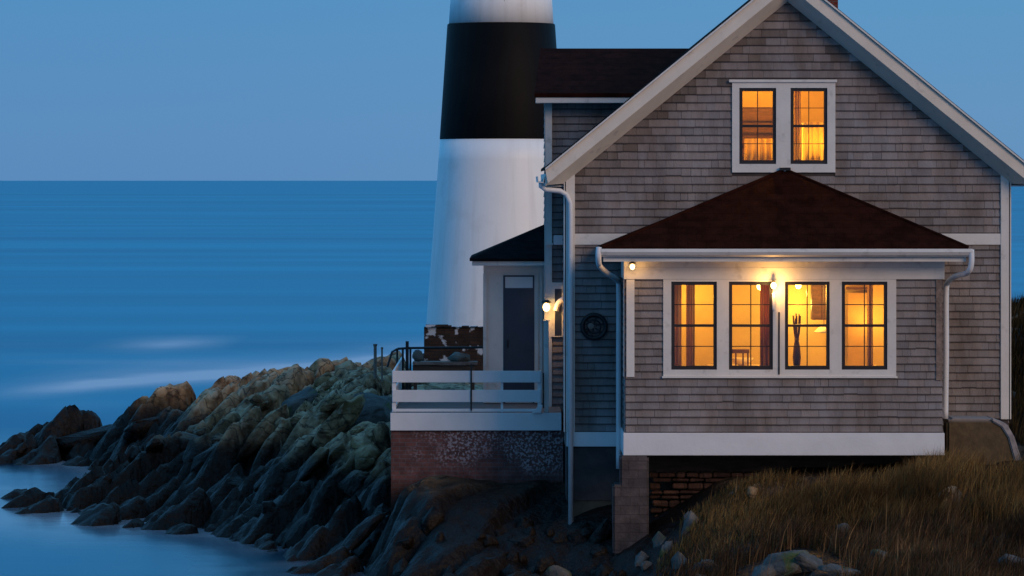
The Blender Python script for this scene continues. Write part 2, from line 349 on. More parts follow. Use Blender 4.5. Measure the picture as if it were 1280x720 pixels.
def slabs(x, y, lu, lv, k, tilt, off, crack):
    wx = fbm(x*.5, y*.5, k+9, 3) * 1.1
    u = (x * EX + y * EY) / lu + wx * .5; v = (x * EY - y * EX) / lv + wx
    iu = np.floor(u); iv = np.floor(v); F1 = np.full(x.shape, 9.); F2 = F1.copy(); r1 = F1 * 0; dv = F1 * 0; du = F1 * 0
    for a in (-1,0,1):
        for b in (-1,0,1):
            su = iu + a + .15 + .7*hsh(iu+a, iv+b, k); sv = iv + b + .15 + .7*hsh(iu+a, iv+b, k+1)
            d = (u-su)**2 + (v-sv)**2; m = d < F1
            F2 = np.where(m, F1, np.minimum(F2, d)); F1 = np.where(m, d, F1)
            r1 = np.where(m, hsh(iu+a, iv+b, k+2), r1); dv = np.where(m, v-sv, dv); du = np.where(m, u-su, du)
    e = np.clip((np.sqrt(F2) - np.sqrt(F1)) / .30, 0, 1); e = e*(2-e); CRK[k] = 1 - e
    return (r1 - .5) * off + dv * lv * tilt * (.5 + r1) + du * lu * .12 - (1 - e) * crack - np.minimum(F1, .6) * crack * .5
def rockmask(x, y):      # 1 bare rock, 0 soil/grass
    m = np.clip((2.6 + .25*(66 - y).clip(-3, 6) - x) / 1.2, 0, 1)
    m = np.maximum(m, np.clip((y - 88) / 3, 0, 1))
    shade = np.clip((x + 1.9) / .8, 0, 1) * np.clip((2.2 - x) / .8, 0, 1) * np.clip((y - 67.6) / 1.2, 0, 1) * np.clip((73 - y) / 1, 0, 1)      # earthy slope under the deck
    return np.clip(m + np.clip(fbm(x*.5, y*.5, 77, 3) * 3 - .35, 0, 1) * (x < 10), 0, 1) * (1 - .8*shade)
def height(x, y):
    h = base_h(x, y); k = rockmask(x, y); up = np.clip((h + .6) / 1.0, .15, 1)
    d = slabs(x, y, 2.5, 1.10, 3, .42, .46, .40) + slabs(x, y, .78, .42, 21, .28, .20, .15) * .8 + .12 + fbm(x*1.6, y*1.6, 40, 5) * .30 + fbm(x*6, y*6, 50, 3) * .07
    house = np.clip(np.minimum(np.minimum(x - .5, 8.6 - x), y - 68.0) / .8, 0, 1)
    deck = np.clip(np.minimum(np.minimum(x + 2.4, 1.2 - x), y - 71.3) / .8, 0, 1)
    d = d * (1 - .85 * np.maximum(house, deck))
    d = d - np.clip(.10 + h*.08, 0, .30) * (x < 1)
    return h + d * k * up + (1 - k) * fbm(x*.7, y*.7, 60, 4) * .35
def crevices(x, y): height(x, y); return np.clip(np.clip((CRK[3]-.45)*1.8, 0, 1) + np.clip((CRK[21]-.5)*1.5, 0, 1)*.8, 0, 1) * rockmask(x, y)
xs = np.concatenate([np.linspace(-60, -15, 22)[:-1], np.arange(-15, 9.8, .095), np.linspace(10, 46, 60)])
ys = np.concatenate([np.linspace(40, 60, 30)[:-1], np.arange(60, 104, .13), np.linspace(104.2, 135, 50)])
GX, GY = np.meshgrid(xs, ys); HZ = height(GX, GY)
def grid_mesh(name, GX, GY, GZ, attrs=None):
    ny, nx = GX.shape; me = bpy.data.meshes.new(name)
    me.vertices.add(nx*ny); me.vertices.foreach_set('co', np.stack([GX, GY, GZ], -1).astype(np.float32).ravel())
    i = np.arange((ny-1)*(nx-1)); r = i // (nx-1); c = i % (nx-1); a = r*nx + c
    q = np.stack([a, a+1, a+nx+1, a+nx], -1).astype(np.int32)
    me.loops.add(q.size); me.loops.foreach_set('vertex_index', q.ravel()); me.polygons.add(len(q))
    me.polygons.foreach_set('loop_start', np.arange(0, q.size, 4, dtype=np.int32)); me.polygons.foreach_set('use_smooth', np.ones(len(q), bool))
    me.update(calc_edges=True)
    for k, v in (attrs or {}).items():
        at = me.attributes.new(k, 'FLOAT', 'POINT'); at.data.foreach_set('value', v.astype(np.float32).ravel())
    return me
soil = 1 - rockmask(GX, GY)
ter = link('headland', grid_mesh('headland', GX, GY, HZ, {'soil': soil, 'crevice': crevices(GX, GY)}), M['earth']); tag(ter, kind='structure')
def gh(x, y):
    i = np.clip(np.searchsorted(xs, x) - 1, 0, len(xs)-2); j = np.clip(np.searchsorted(ys, y) - 1, 0, len(ys)-2)
    fx = (x - xs[i])/(xs[i+1]-xs[i]); fy = (y - ys[j])/(ys[j+1]-ys[j])
    return (HZ[j,i]*(1-fx)+HZ[j,i+1]*fx)*(1-fy)+(HZ[j+1,i]*(1-fx)+HZ[j+1,i+1]*fx)*fy

# ------------------------------------------------------------------ sea
wx = np.concatenate([-np.geomspace(30000, 60, 24), np.arange(-50, -16, 1.5), np.arange(-16, 12, .2), np.arange(12, 50, 2), np.geomspace(60, 30000, 24)])
wy = np.concatenate([np.arange(-60, 56, 6.), np.arange(56, 112, .25), np.arange(112, 175, 1.0), np.geomspace(180, 40000, 40)])
WX, WY = np.meshgrid(wx, wy)
dep = -base_h(np.clip(WX, -60, 46), np.clip(WY, 40, 135)) + fbm(WX*.9, WY*.35, 5, 4) * .6
foam = np.exp(-np.clip(dep, 0, 9) / .38) * (WX > -15) * (WX < 10) * (WY < 110)
foam = foam * .6 * (WY > 56) * np.clip(.35 + fbm(WX*.5, WY*.25, 44, 4)*2.6, 0, 1)
cx = WX / WY * F + 640      # spray line of the far wave (a real band of foam on the water)
def band(y0, w, x0, x1, amp, soft=3.):
    yy = y0 + fbm(WX*.12, WX*0, 8, 4) * w * 1.6
    return 2.2 * amp * np.exp(-((WY - yy) / w)**2) * np.clip((WX - x0)/soft, 0, 1) * np.clip((x1 - WX)/soft, 0, 1) * (.45 + 1.1*np.clip(fbm(WX*.22, WY*.16, 14, 5)+.5, 0, 1))
foam += band(131.5 + (WX + 15.5)*1.9, 4.2, -16.5, 4, .62) + band(137 + (WX + 15.5)*1.9, 9, -17, 4, .16) + band(168, 6, -16.5, -11, .34) + band(152, 2.2, -19, -6, .06) + band(122, 3, -14, -11, .10)
foam += np.clip(fbm(WX*.05, WY*.11, 33, 5) * .55 - .0, 0, 1) * (WY > 60) * .35 * (WY < 180)
def sea_mat():
    m = bpy.data.materials.new('long_exposure_sea'); m.use_nodes = True; nt = m.node_tree; N = nt.nodes; L = nt.links; b = N['Principled BSDF']
    geo = N.new('ShaderNodeNewGeometry'); mp = N.new('ShaderNodeMapping'); mp.inputs['Scale'].default_value = (.012, .05, 1)
    L.new(geo.outputs['Position'], mp.inputs[0])
    n = N.new('ShaderNodeTexNoise'); n.inputs['Scale'].default_value = 1; n.inputs['Detail'].default_value = 5; L.new(mp.outputs[0], n.inputs['Vector'])
    mp2 = N.new('ShaderNodeMapping'); mp2.inputs['Scale'].default_value = (.0006, .0045, 1); L.new(geo.outputs['Position'], mp2.inputs[0])
    n2 = N.new('ShaderNodeTexNoise'); n2.inputs['Scale'].default_value = 1; n2.inputs['Detail'].default_value = 6; L.new(mp2.outputs[0], n2.inputs['Vector'])
    ad = N.new('ShaderNodeMath'); ad.operation = 'ADD'; L.new(n.outputs[0], ad.inputs[0]); L.new(n2.outputs[0], ad.inputs[1])
    cr = N.new('ShaderNodeValToRGB'); cr.color_ramp.elements[0].position = .38; cr.color_ramp.elements[1].position = .66
    hf = N.new('ShaderNodeMath'); hf.operation = 'MULTIPLY'; hf.inputs[1].default_value = .5; L.new(ad.outputs[0], hf.inputs[0]); L.new(hf.outputs[0], cr.inputs[0])
    cr.color_ramp.elements[0].color = (*SEA1, 1); cr.color_ramp.elements[1].color = (*SEA2, 1)
    at = N.new('ShaderNodeAttribute'); at.attribute_name = 'foam'
    a2 = N.new('ShaderNodeAttribute'); a2.attribute_name = 'rock_reflection'; m2 = N.new('ShaderNodeMix'); m2.data_type = 'RGBA'
    L.new(a2.outputs['Fac'], m2.inputs[0]); L.new(cr.outputs[0], m2.inputs[6]); m2.inputs[7].default_value = (.004,.022,.045,1)    # dark reflection of the rocks painted into the water colour near shore
    mx = N.new('ShaderNodeMix'); mx.data_type = 'RGBA'; L.new(at.outputs['Fac'], mx.inputs[0]); L.new(m2.outputs[2], mx.inputs[6]); mx.inputs[7].default_value = (.55,.58,.64,1)
    L.new(mx.outputs[2], b.inputs['Base Color'])
    rg = N.new('ShaderNodeMapRange'); rg.inputs[1].default_value = .05; rg.inputs[2].default_value = .6; rg.inputs[3].default_value = .42; rg.inputs[4].default_value = .16
    L.new(a2.outputs['Fac'], rg.inputs[0]); L.new(rg.outputs[0], b.inputs['Roughness'])
    b.inputs['IOR'].default_value = 1.33; b.inputs['Specular IOR Level'].default_value = .22
    n3 = N.new('ShaderNodeTexNoise'); n3.inputs['Scale'].default_value = .9; n3.inputs['Detail'].default_value = 4
    mp3 = N.new('ShaderNodeMapping'); mp3.inputs['Scale'].default_value = (.5, 1.2, 1); L.new(geo.outputs['Position'], mp3.inputs[0]); L.new(mp3.outputs[0], n3.inputs['Vector'])
    bp = N.new('ShaderNodeBump'); bp.inputs['Strength'].default_value = .12; bp.inputs['Distance'].default_value = .1; L.new(n3.outputs[0], bp.inputs['Height']); L.new(bp.outputs[0], b.inputs['Normal'])
    return m
SEA1, SEA2 = (.0,.17,.31), (.0,.30,.48)
sea = link('sea_water', grid_mesh('sea_water', WX, WY, WX*0, {'foam': np.clip(foam, 0, 1), 'rock_reflection': np.exp(-np.clip(dep, 0, 9) / 1.0) * (WX > -16) * (WX < 12) * (WY < 112) * (WY > 56)}), sea_mat()); tag(sea, kind='structure')

# ------------------------------------------------------------------ rocks (separate boulders)
def boulder_mesh(name, sx, sy, sz, seed, npts=16, rot=0):
    rnd = random.Random(seed); bm = bmesh.new()
    for _ in range(npts):
        v = Vector((rnd.gauss(0,1), rnd.gauss(0,1), rnd.gauss(0,1))).normalized() * rnd.uniform(.85, 1)
        bm.verts.new((v.x, v.y, v.z))
    bmesh.ops.convex_hull(bm, input=bm.verts)
    bmesh.ops.delete(bm, geom=[v for v in bm.verts if not v.link_faces], context='VERTS')
    bmesh.ops.bevel(bm, geom=list(bm.edges), offset=.09, segments=2, affect='EDGES', clamp_overlap=True)
    bmesh.ops.triangulate(bm, faces=bm.faces)
    bmesh.ops.subdivide_edges(bm, edges=[e for e in bm.edges if e.calc_length() > .25], cuts=2, use_grid_fill=True)
    for v in bm.verts:
        a = v.co * 2.1; f = float(fbm(np.array(a.x*1.7+seed), np.array(a.y*1.7+a.z*2.3), seed % 17, 4)); v.co *= 1 + f * .28
    bmesh.ops.scale(bm, verts=bm.verts, vec=(sx, sy, sz))
    me = bpy.data.meshes.new(name); bm.to_mesh(me); bm.free()
    for p in me.polygons: p.use_smooth = True
    return me
def rock(px, D, size, label, seed, rot=(0,0,0), m='rock', group=None, sink=.35, py=None, cat='rock'):
    x = X(px, D); z = (min(Z(py, D), min(float(gh(x + q*size[0]*.6, D)) for q in (-1, 0, 1)) + size[2] * .45) if py is not None else float(gh(x, D)) + size[2] * (1 - 2*sink) * .6)
    o = link('boulder', boulder_mesh('boulder', *size, seed), M[m]); o.location = (x, D, z); o.rotation_euler = tuple(R(a) for a in rot)
    return tag(o, label, cat, group)
TL = (0, -42, 58)    # long slabs lean up to the right
rock(232, 86.6, (.5,.6,.40), 'rounded tan boulder perched high on the left half of the rock ridge', 11, (10,-10,20), py=528)
rock(186, 95.5, (.80,.8,.42), 'dark hump of rock behind the notch in the far left ridge', 12, (0,-12,10), py=515)
rock(118, 99.2, (1.25,.7,.46), 'dark rounded hump at the seaward end of the rocks', 13, (0,-6,0), py=543)
rock(462, 81.5, (.62,.8,.75), 'large smooth greenish rock just left of the deck railing', 14, (8,20,10), 'slate', py=488)
rock(420, 80.2, (.30,.6,.95), 'long pale leaning slab in the middle of the rocky slope', 15, (10,42,-10), py=512)
rock(372, 83.5, (.45,.6,.62), 'blue grey slab near the top of the rocky slope', 16, (15,35,10), 'slate', py=497)
rock(330, 82.6, (.24,.5,.88), 'narrow grey slab leaning up the slope below the ridge crest', 17, (0,44,0), py=536)
rock(264, 83.6, (.36,.5,.60), 'blunt grey slab with a smooth top left of the narrow slab', 18, (5,35,10), py=540)
rock(456, 76.6, (.30,.5,.46), 'square dark boulder beside the left end of the white deck skirt', 19, (0,30,8), py=538)
rock(476, 75.2, (.30,.5,.40), 'brownish boulder tucked against the brick foundation corner', 20, (0,32,-8), py=556)
rock(392, 78.4, (.26,.45,.50), 'small brown slab in the shade below the long pale slab', 21, (0,38,0), py=556)
rock(345, 76.4, (.20,.45,.62), 'wet blue sheened slab standing just above the water', 22, (0,40,0), py=630)
rock(330, 75.6, (.16,.4,.28), 'small wet rock at the foot of the blue sheened slab', 23, (0,40,0), py=660)
rock(450, 72.0, (.15,.45,.95), 'long wet ridge of rock running down to the bottom of the picture', 24, (0,46,0), py=668)
rock(214, 78.6, (.75,.4,.10), 'low flat rock awash in front of the slope', 25, (0,0,0), py=672)
rock(62, 86.5, (.80,.5,.17), 'low dark ledge awash in the left cove', 26, (0,-4,0), py=624)
rock(6, 112, (.55,.5,.24), 'tiny dark rock alone in the sea at the left edge', 27, (0,0,0), py=543)
rock(650, 69.2, (.30,.3,.22), 'ochre rounded boulder in the dark slope below the deck', 28, (0,0,20), py=680)
rock(697, 68.0, (.30,.3,.30), 'pale grey boulder with a wet face at the bottom of the picture', 29, (0,20,20), 'slate', py=702)
rock(722, 69.2, (.26,.3,.24), 'grey boulder right at the foot of the long white downspout', 30, (0,0,10), py=676)
rock(750, 69.0, (.22,.35,.34), 'tilted grey slab between the downspout foot and the brick pier', 31, (0,35,10), py=668)
rock(757, 67.6, (.35,.3,.24), 'broad dark boulder below the brick pier at the picture bottom', 32, (0,10,40), py=704)
rock(918, 67.9, (.20,.2,.15), 'jagged pale rock at the left end of the tall grass', 33, (0,-20,10), 'slate', py=617)
rock(940, 67.6, (.13,.2,.15), 'small upright pinkish rock beside the jagged pale rock', 34, (0,20,10), py=611)
rock(985, 63.0, (.50,.5,.30), 'largest blue grey outcrop in the grass at the bottom', 35, (0,-8,10), 'slate', py=696)
rock(930, 62.4, (.42,.4,.22), 'mossy low rock left of the blue grey outcrop', 36, (0,-10,-10), 'slate', py=716)
rock(1050, 62.2, (.42,.4,.18), 'flat blue grey rock right of the outcrop in the grass', 37, (0,5,0), 'slate', py=706)
rock(1010, 62.7, (.34,.3,.22), 'cracked grey ledge between the two larger stones of the outcrop', 71, (0,12,30), 'slate', py=690)
rock(958, 62.9, (.30,.3,.20), 'grey stone leaning on the left side of the outcrop', 72, (0,-25,10), 'slate', py=697)
rock(1030, 61.9, (.36,.3,.17), 'low dark ledge in front of the outcrop', 73, (0,6,0), 'rock', py=716)
rock(975, 62.0, (.34,.3,.17), 'low grey ledge at the bottom edge under the outcrop', 74, (0,-6,20), 'slate', py=716)
rock(1100, 63.0, (.24,.25,.16), 'dull stone sunk in the grass right of the outcrop', 75, (0,9,0), 'slate', py=694)
rock(1190, 62.6, (.30,.25,.15), 'dark stone sunk in the brush of the lower right bank', 76, (0,9,0), 'rock', py=700)
rock(1052, 65.2, (.16,.2,.12), 'small grey stone half hidden in the middle of the grass', 38, (0,5,0), 'slate', py=658)
rock(1267, 62.2, (.30,.3,.20), 'bluish stone in the grass at the lower right corner', 39, (0,5,0), 'slate', py=705)
rock(880, 64.2, (.45,.4,.25), 'dark rock at the left foot of the grassy bank', 40, (0,-20,0), py=706)
protos = [boulder_mesh('boulder', 1, 1, 1, s) for s in (101,102,103,104,105)]
def scatter(n, region, smin, smax, label, group, seed, mt='rock', lean=40):
    rnd = random.Random(seed); k = 0; tries = 0
    ms = []
    for p in protos:
        q = p.copy(); q.materials.append(M[mt]); ms.append(q)
    while k < n and tries < 4000:
        tries += 1
        px = rnd.uniform(region[0], region[1]); D = rnd.uniform(region[2], region[3]); x = X(px, D); z = float(gh(x, D))
        if z < region[4] or z > region[5]: continue
        if -2.5 < x < 1.3 and D > 71.2 and D < 90: continue
        if x > .6 and D > 69.6 or x > 1.5 and D > 68.1: continue
        s = rnd.uniform(smin, smax); o = bpy.data.objects.new('boulder', ms[rnd.randrange(5)]); C.objects.link(o)
        o.location = (x, D, z - s*.15); o.scale = (s*rnd.uniform(.7,1), s*rnd.uniform(.9,1.4), s*rnd.uniform(.7,1.5)); o.rotation_euler = (R(rnd.uniform(-10,10)), R(lean+rnd.uniform(-14,14)), R(rnd.uniform(-30,30)))
        tag(o, label, 'rock', group); k += 1
scatter(46, (150, 480, 74, 88, .3, 2.6), .16, .36, 'dark leaning boulder wedged among the tilted slabs of the rocky slope', 'boulders among the tilted slabs', 1)
scatter(26, (495, 780, 66.5, 70.2, .1, 1.6), .12, .30, 'dark angular boulder on the shaded slope under the deck and house', 'boulders on the shaded slope', 2, lean=10)
scatter(18, (20, 200, 84, 99, -.15, .7), .15, .32, 'wet black boulder around the left cove', 'boulders around the cove', 3, lean=25)

# ------------------------------------------------------------------ lighthouse
LX, LD = X(626.5, 100), 100.0
lh = empty('lighthouse', (LX, LD, 2.2), 'tall white tapered lighthouse tower with one broad black band', 'lighthouse')
def tr(py): return (63.5 + .0745*py) / 52.5
prof = [(tr(py) , Z(py, 100)) for py in (446, 410, 350, 300, 250, 200, 174)]
MB().lathe([(r, z) for r, z in prof], LX, LD, 96).build('tower_shaft', M['tower_white'], lh, smooth=True)
MB().lathe([(tr(174)+.004, Z(174,100)), (tr(174)+.008, Z(173,100)), (tr(31)+.03, Z(31,100)), (tr(31)+.01, Z(30,100))], LX, LD, 96).build('black_band', M['tower_black'], lh, smooth=True)
MB().lathe([(tr(30)-.005, Z(30,100)), (tr(0), Z(0,100)), (tr(-100), Z(-100,100))], LX, LD, 96).build('upper_shaft', M['tower_white'], lh, smooth=True)
zt = Z(-100, 100)
MB().lathe([(1.0,zt),(1.55,zt+.18),(1.6,zt+.28),(1.6,zt+.36)], LX, LD, 48).build('gallery', M['tower_black'], lh)
g = MB(); g.lathe([(1.52,zt+1.3),(1.56,zt+1.3),(1.56,zt+1.35),(1.52,zt+1.35)], LX, LD, 48)
for k in range(16):
    a = k*math.pi/8; g.tube([(LX+1.53*math.cos(a), LD+1.53*math.sin(a), zt+.36),(LX+1.53*math.cos(a), LD+1.53*math.sin(a), zt+1.32)], .02, 6)
g.build('gallery_railing', M['black_metal'], lh)
MB().lathe([(.85,zt+.36),(.85,zt+1.0),(.88,zt+1.0),(.88,zt+1.06)], LX, LD, 16).build('lantern_base', M['tower_white'], lh)
MB().lathe([(.80,zt+1.06),(.80,zt+2.1)], LX, LD, 12).build('lantern_glass', M['glass'], lh)
MB().lathe([(.95,zt+2.1),(.95,zt+2.18),(.5,zt+2.6),(.1,zt+2.8),(.06,zt+3.2)], LX, LD, 16).build('lantern_roof', M['tower_black'], lh)
MB().lathe([(tr(446)+.15, 1.6), (tr(446)+.15, 2.45), (tr(446), 2.47)], LX, LD, 48).build('tower_footing', M['white_brick'], lh)
w = MB(); w.box(X(530,90), X(640,90), 90, 90.35, 1.6, Z(409,90)); w.box(X(532,90), X(560,90), 89.97, 90.3, Z(409,90), Z(406,90))
for k in range(9): 
    xx = X(533+k*11, 90); w.box(xx, xx+.16, 89.95, 90.3, Z(409,90), Z(409,90)+random.uniform(.0,.05)+.002)
wb = w.build('brick_wall', M['white_brick']); tag(wb, 'low ruined brick wall with peeling whitewash patches at the foot of the lighthouse', 'wall')

# ------------------------------------------------------------------ keeper's house
hs = empty('keepers_house', (4.59, 74, 1.9), 'grey shingled gabled house with lit windows, white trim and brown roofs', 'house')
FW = 70.0; XL, XR, XC = .907, 8.27, 4.59
TOP, SL = 10.1, .815
def roofz(x, off=0): return TOP - SL * abs(x - XC) - off
def P_(px, D): return X(px, D)
wz0 = Z(558, FW)
uw = [(X(924,FW), X(970,FW), Z(205,FW), Z(110,FW)), (X(988,FW), X(1034,FW), Z(205,FW), Z(110,FW))]     # upstairs openings
BD = 68.4
bw = [(X(a,BD), X(b,BD), Z(462,BD), Z(352,BD)) for a, b in ((839,896),(911,966),(981,1037),(1052,1109))]
bay_open = (X(800,FW), X(1165,FW), Z(545,FW), Z(345,FW))
out = [(XL, wz0-.9), (XL, roofz(XL,.2)), (XC, roofz(XC,.2)), (XR, roofz(XR,.2)), (XR, wz0-.9)]
wall_poly('front_wall', out, uw + [bay_open], FW, FW+.14, M['backing'], hs)
MB().box(XL, XL+.14, FW+.14, 80, wz0-.9, roofz(XL,.22)).box(XR-.14, XR, FW+.14, 80, wz0-.9, roofz(XR,.22)).prism(out, 80, 80.14).build('side_and_back_walls', M['backing'], hs)
# shingle fields
def ext_main(z):
    if z < roofz(XL, .42): return (XL+.05, XR-.05)
    h = (TOP - .42 - z) / SL; return (XC - h, XC + h)
Zb0, Zb1 = Z(306,FW), Z(292,FW)
zapex = roofz(XC, .45)
casing_u = (X(915,FW), X(1044,FW), Z(215.5,FW), Z(101,FW))
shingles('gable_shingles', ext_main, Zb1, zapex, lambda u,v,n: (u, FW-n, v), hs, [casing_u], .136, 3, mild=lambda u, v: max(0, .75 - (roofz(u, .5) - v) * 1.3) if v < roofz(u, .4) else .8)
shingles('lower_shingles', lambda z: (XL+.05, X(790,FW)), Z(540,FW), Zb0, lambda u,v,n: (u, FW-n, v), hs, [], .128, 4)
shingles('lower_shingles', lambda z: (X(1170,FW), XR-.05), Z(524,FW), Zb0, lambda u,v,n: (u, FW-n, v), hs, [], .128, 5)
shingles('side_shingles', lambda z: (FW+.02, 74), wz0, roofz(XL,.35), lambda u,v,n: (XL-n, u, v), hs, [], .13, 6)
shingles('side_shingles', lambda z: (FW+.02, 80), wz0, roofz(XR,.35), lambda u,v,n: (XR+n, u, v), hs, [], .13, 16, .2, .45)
# trims
MB().box(XL, X(787,FW), FW-.035, FW, Zb0, Zb1).build('belt_board', M['trim'], hs, .006)
MB().box(X(1172,FW), XR, FW-.035, FW, Zb0, Zb1).build('belt_board', M['trim'], hs, .006)
MB().box(XL, X(786,FW), FW-.04, FW, Z(558,FW), Z(540,FW)).build('water_table', M['bright_trim'], hs, .006)
MB().box(XL-.03, X(718.5,FW), FW-.045, FW, Z(540,FW), roofz(X(718.5,FW),.5)).box(XL-.045, XL-.002, FW-.045, FW+.13, Z(540,FW), roofz(XL,.4)).build('corner_board', M['trim'], hs, .006)
MB().box(X(1250.5,FW), XR+.03, FW-.045, FW, Z(524,FW), roofz(X(1250.5,FW),.5)).box(XR+.002, XR+.045, FW-.045, FW+.13, Z(524,FW), roofz(XR,.4)).build('corner_board', M['trim'], hs, .006)
# main roof
YR0, YR1 = 69.6, 80.45; OV = .355
for sgn in (-1, 1):
    xe = (XL - OV) if sgn < 0 else (XR + OV)
    MB().prism([(XC, TOP), (xe, roofz(xe)), (xe, roofz(xe) - .05), (XC, TOP - .05)], YR0 - .03, YR1).build('main_roof', M['dark_roof'], hs)
    # fascia face and sloping bed mould
    a = MB().prism([(XC, TOP-.052), (xe, roofz(xe)-.052), (xe, roofz(xe)-.30), (XC, TOP-.30)], YR0, YR0+.04)
    if sgn < 0: a = MB().prism([(XC, TOP-.052), (xe, roofz(xe)-.052), (xe+.04, roofz(xe+.04)-.30), (XC, TOP-.30)], YR0, YR0+.04)
    a.build('rake_board', M['cream_trim'], hs, .004)
    a = MB(); xi = xe - sgn*.31; e = .0
    a.v = [(XC, YR0+.012, TOP-.285), (xe, YR0+.012, roofz(xe)-.285), (xi, FW-.03, roofz(xi)-.525), (XC, FW-.03, TOP-.525),
           (XC, FW-.001, TOP-.30), (xe, FW-.001, roofz(xe)-.30), (xi, FW-.001, roofz(xi)-.525), (XC, FW-.001, TOP-.525)]
    a.f = [(0,1,2,3), (3,2,6,7), (0,4,5,1), (1,5,6,2), (4,7,6,5)]
    a.build('raking_frieze', M['cream_trim'], hs)
    # eave fascia along the side, soffit
    MB().box(min(xe, xe - sgn*.03), max(xe, xe - sgn*.03), YR0+.05, YR1, roofz(xe)-.30, roofz(xe)-.105).box(min(xe, xi), max(xe, xi), FW+.01, YR1, roofz(xe)-.32, roofz(xe)-.302).build('eave_soffit', M['trim'], hs)
# thin pale drip edge along both rakes
for sgn in (-1, 1):
    xe = (XL - OV) if sgn < 0 else (XR + OV)
    MB().prism([(XC, TOP-.012), (xe, roofz(xe)-.012), (xe, roofz(xe)-.048), (XC, TOP-.048)], YR0-.045, YR0-.031).build('drip_edge', M['trim'], hs)
# chimney
ch = MB().box(X(1012,72), X(1047,72), 71.9, 72.7, roofz(5.2)-.4, Z(-8,72)+.9).build('chimney', M['chimney'], hs)
MB().box(X(1010,72), X(1049,72), 71.87, 72.73, Z(-8,72)+.9, Z(-8,72)+1.0).build('chimney_cap', M['concrete'], ch)
# left eave gutter and its downspout
gx = XL - OV - .07
MB().prism([(gx-.06, 6.66), (gx-.05, 6.56), (gx+.04, 6.55), (gx+.068, 6.66), (gx+.055,6.66), (gx+.035, 6.565), (gx-.04,6.575), (gx-.05,6.66)], YR0+.06, 74.5).build('eave_gutter', M['trim'], hs)
def pipe(pts, r, name='downspout', m='bright_trim', straps=()):
    p = MB().tube(pts, r, 10).build(name, M[m], hs, smooth=True)
    return p
pipe([(gx, 69.80, 6.58), (gx, 69.80, 6.50), (gx+.08, 69.82, 6.44), (X(700,69.88), 69.86, 6.42), (X(708,69.9), 69.88, 6.36), (X(713,69.9), 69.89, 6.22), (X(713.5,69.9), 69.89, 6.0), (X(713.5,69.9), 69.89, Z(657,69.9))], .043)
# upstairs windows
def window(o, y, rows, cols, sw=.055, parent=hs, midrail=True, mt=.010, label=None):
    x0, x1, z0, z1 = o; f = MB(); d0, d1 = y-.012, y+.045
    f.box(x0, x0+sw, d0, d1, z0, z1).box(x1-sw, x1, d0, d1, z0, z1).box(x0+sw, x1-sw, d0, d1, z0, z0+sw*1.15).box(x0+sw, x1-sw, d0, d1, z1-sw, z1)
    zm = (z0+z1)/2; f.box(x0+sw, x1-sw, d0+.004, d1, zm-.022, zm+.022)
    a0, a1, b0, b1 = x0+sw, x1-sw, z0+sw*1.15, z1-sw
    for k in range(1, cols):
        xx = a0 + (a1-a0)*k/cols; f.box(xx-mt, xx+mt, d0+.016, d0+.034, b0, zm-.022); f.box(xx-mt, xx+mt, d0+.016, d0+.034, zm+.022, b1)
    for s0, s1 in ((b0, zm-.022), (zm+.022, b1)):
        for k in range(1, rows):
            zz = s0+(s1-s0)*k/rows; f.box(a0, a1, d0+.018, d0+.032, zz-mt*.85, zz+mt*.85)
    w = f.build('window', M['sash'], parent)
    if label: w['label'] = label
    MB().box(a0-.005, a1+.005, y+.026, y+.032, b0-.005, b1+.005).build('glass_pane', M['glass'], w)
    return w
def casing(rects, holes, y, m='trim', t=.045, name='window_casing'):
    x0, x1, z0, z1 = rects
    return wall_poly(name, [(x0,z0),(x0,z1),(x1,z1),(x1,z0)], holes, y-t, y-.0005, M[m], hs)
casing(casing_u, uw, FW)
MB().box(X(911,FW), X(1046,FW), FW-.075, FW-.046, Z(103,FW), Z(99.5,FW)).build('window_head_cap', M['trim'], hs, .004)
for o in uw: window(o, FW, 2, 2, mt=.007)
# --- bay
bx0, bx1 = X(782,BD), X(1178,BD); bz0, bz1 = Z(545,BD), Z(322,BD)
wall_poly('bay_front_wall', [(bx0,bz0),(bx0,bz1),(bx1,bz1),(bx1,bz0)], bw, BD, BD+.12, M['backing'], hs)
MB().box(bx0, bx0+.12, BD+.12, FW, bz0, bz1).box(bx1-.12, bx1, BD+.12, FW, bz0, bz1).build('bay_side_walls', M['backing'], hs)
MB().box(bx0-.02, bx1+.02, BD, FW, Z(569,BD), bz0).build('bay_floor_frame', M['wood'], hs)
cas_b = (X(829,BD), X(1120,BD), Z(472.5,BD), Z(335,BD))
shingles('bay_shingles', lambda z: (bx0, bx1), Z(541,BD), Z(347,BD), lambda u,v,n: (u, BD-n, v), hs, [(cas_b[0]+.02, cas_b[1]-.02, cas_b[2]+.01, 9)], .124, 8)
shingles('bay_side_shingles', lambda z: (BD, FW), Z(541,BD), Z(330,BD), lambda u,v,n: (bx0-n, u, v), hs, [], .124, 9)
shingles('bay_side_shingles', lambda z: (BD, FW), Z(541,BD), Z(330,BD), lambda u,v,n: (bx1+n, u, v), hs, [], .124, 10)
MB().box(bx0-.04, bx1+.03, BD-.05, BD, Z(569,BD), Z(541,BD)).box(bx0-.045, bx0-.002, BD+.002, FW-.05, Z(569,BD), Z(541,BD)).build('bay_water_table', M['bright_trim'], hs, .006)
MB().box(bx0-.03, bx1+.03, BD-.04, BD, Z(349,BD), Z(334.5,BD)).box(bx0-.03, bx1+.03, BD-.07, BD, Z(334,BD), Z(326,BD)).box(bx0-.03, bx1+.03, BD-.055, BD, Z(337.5,BD)+.004, Z(334.5,BD)+.004).box(bx0-.035, bx0-.002, BD+.002, FW-.05, Z(349,BD), Z(326,BD)).box(bx1+.002, bx1+.035, BD+.002, FW-.05, Z(349,BD), Z(326,BD)).build('bay_frieze', M['trim'], hs, .004)
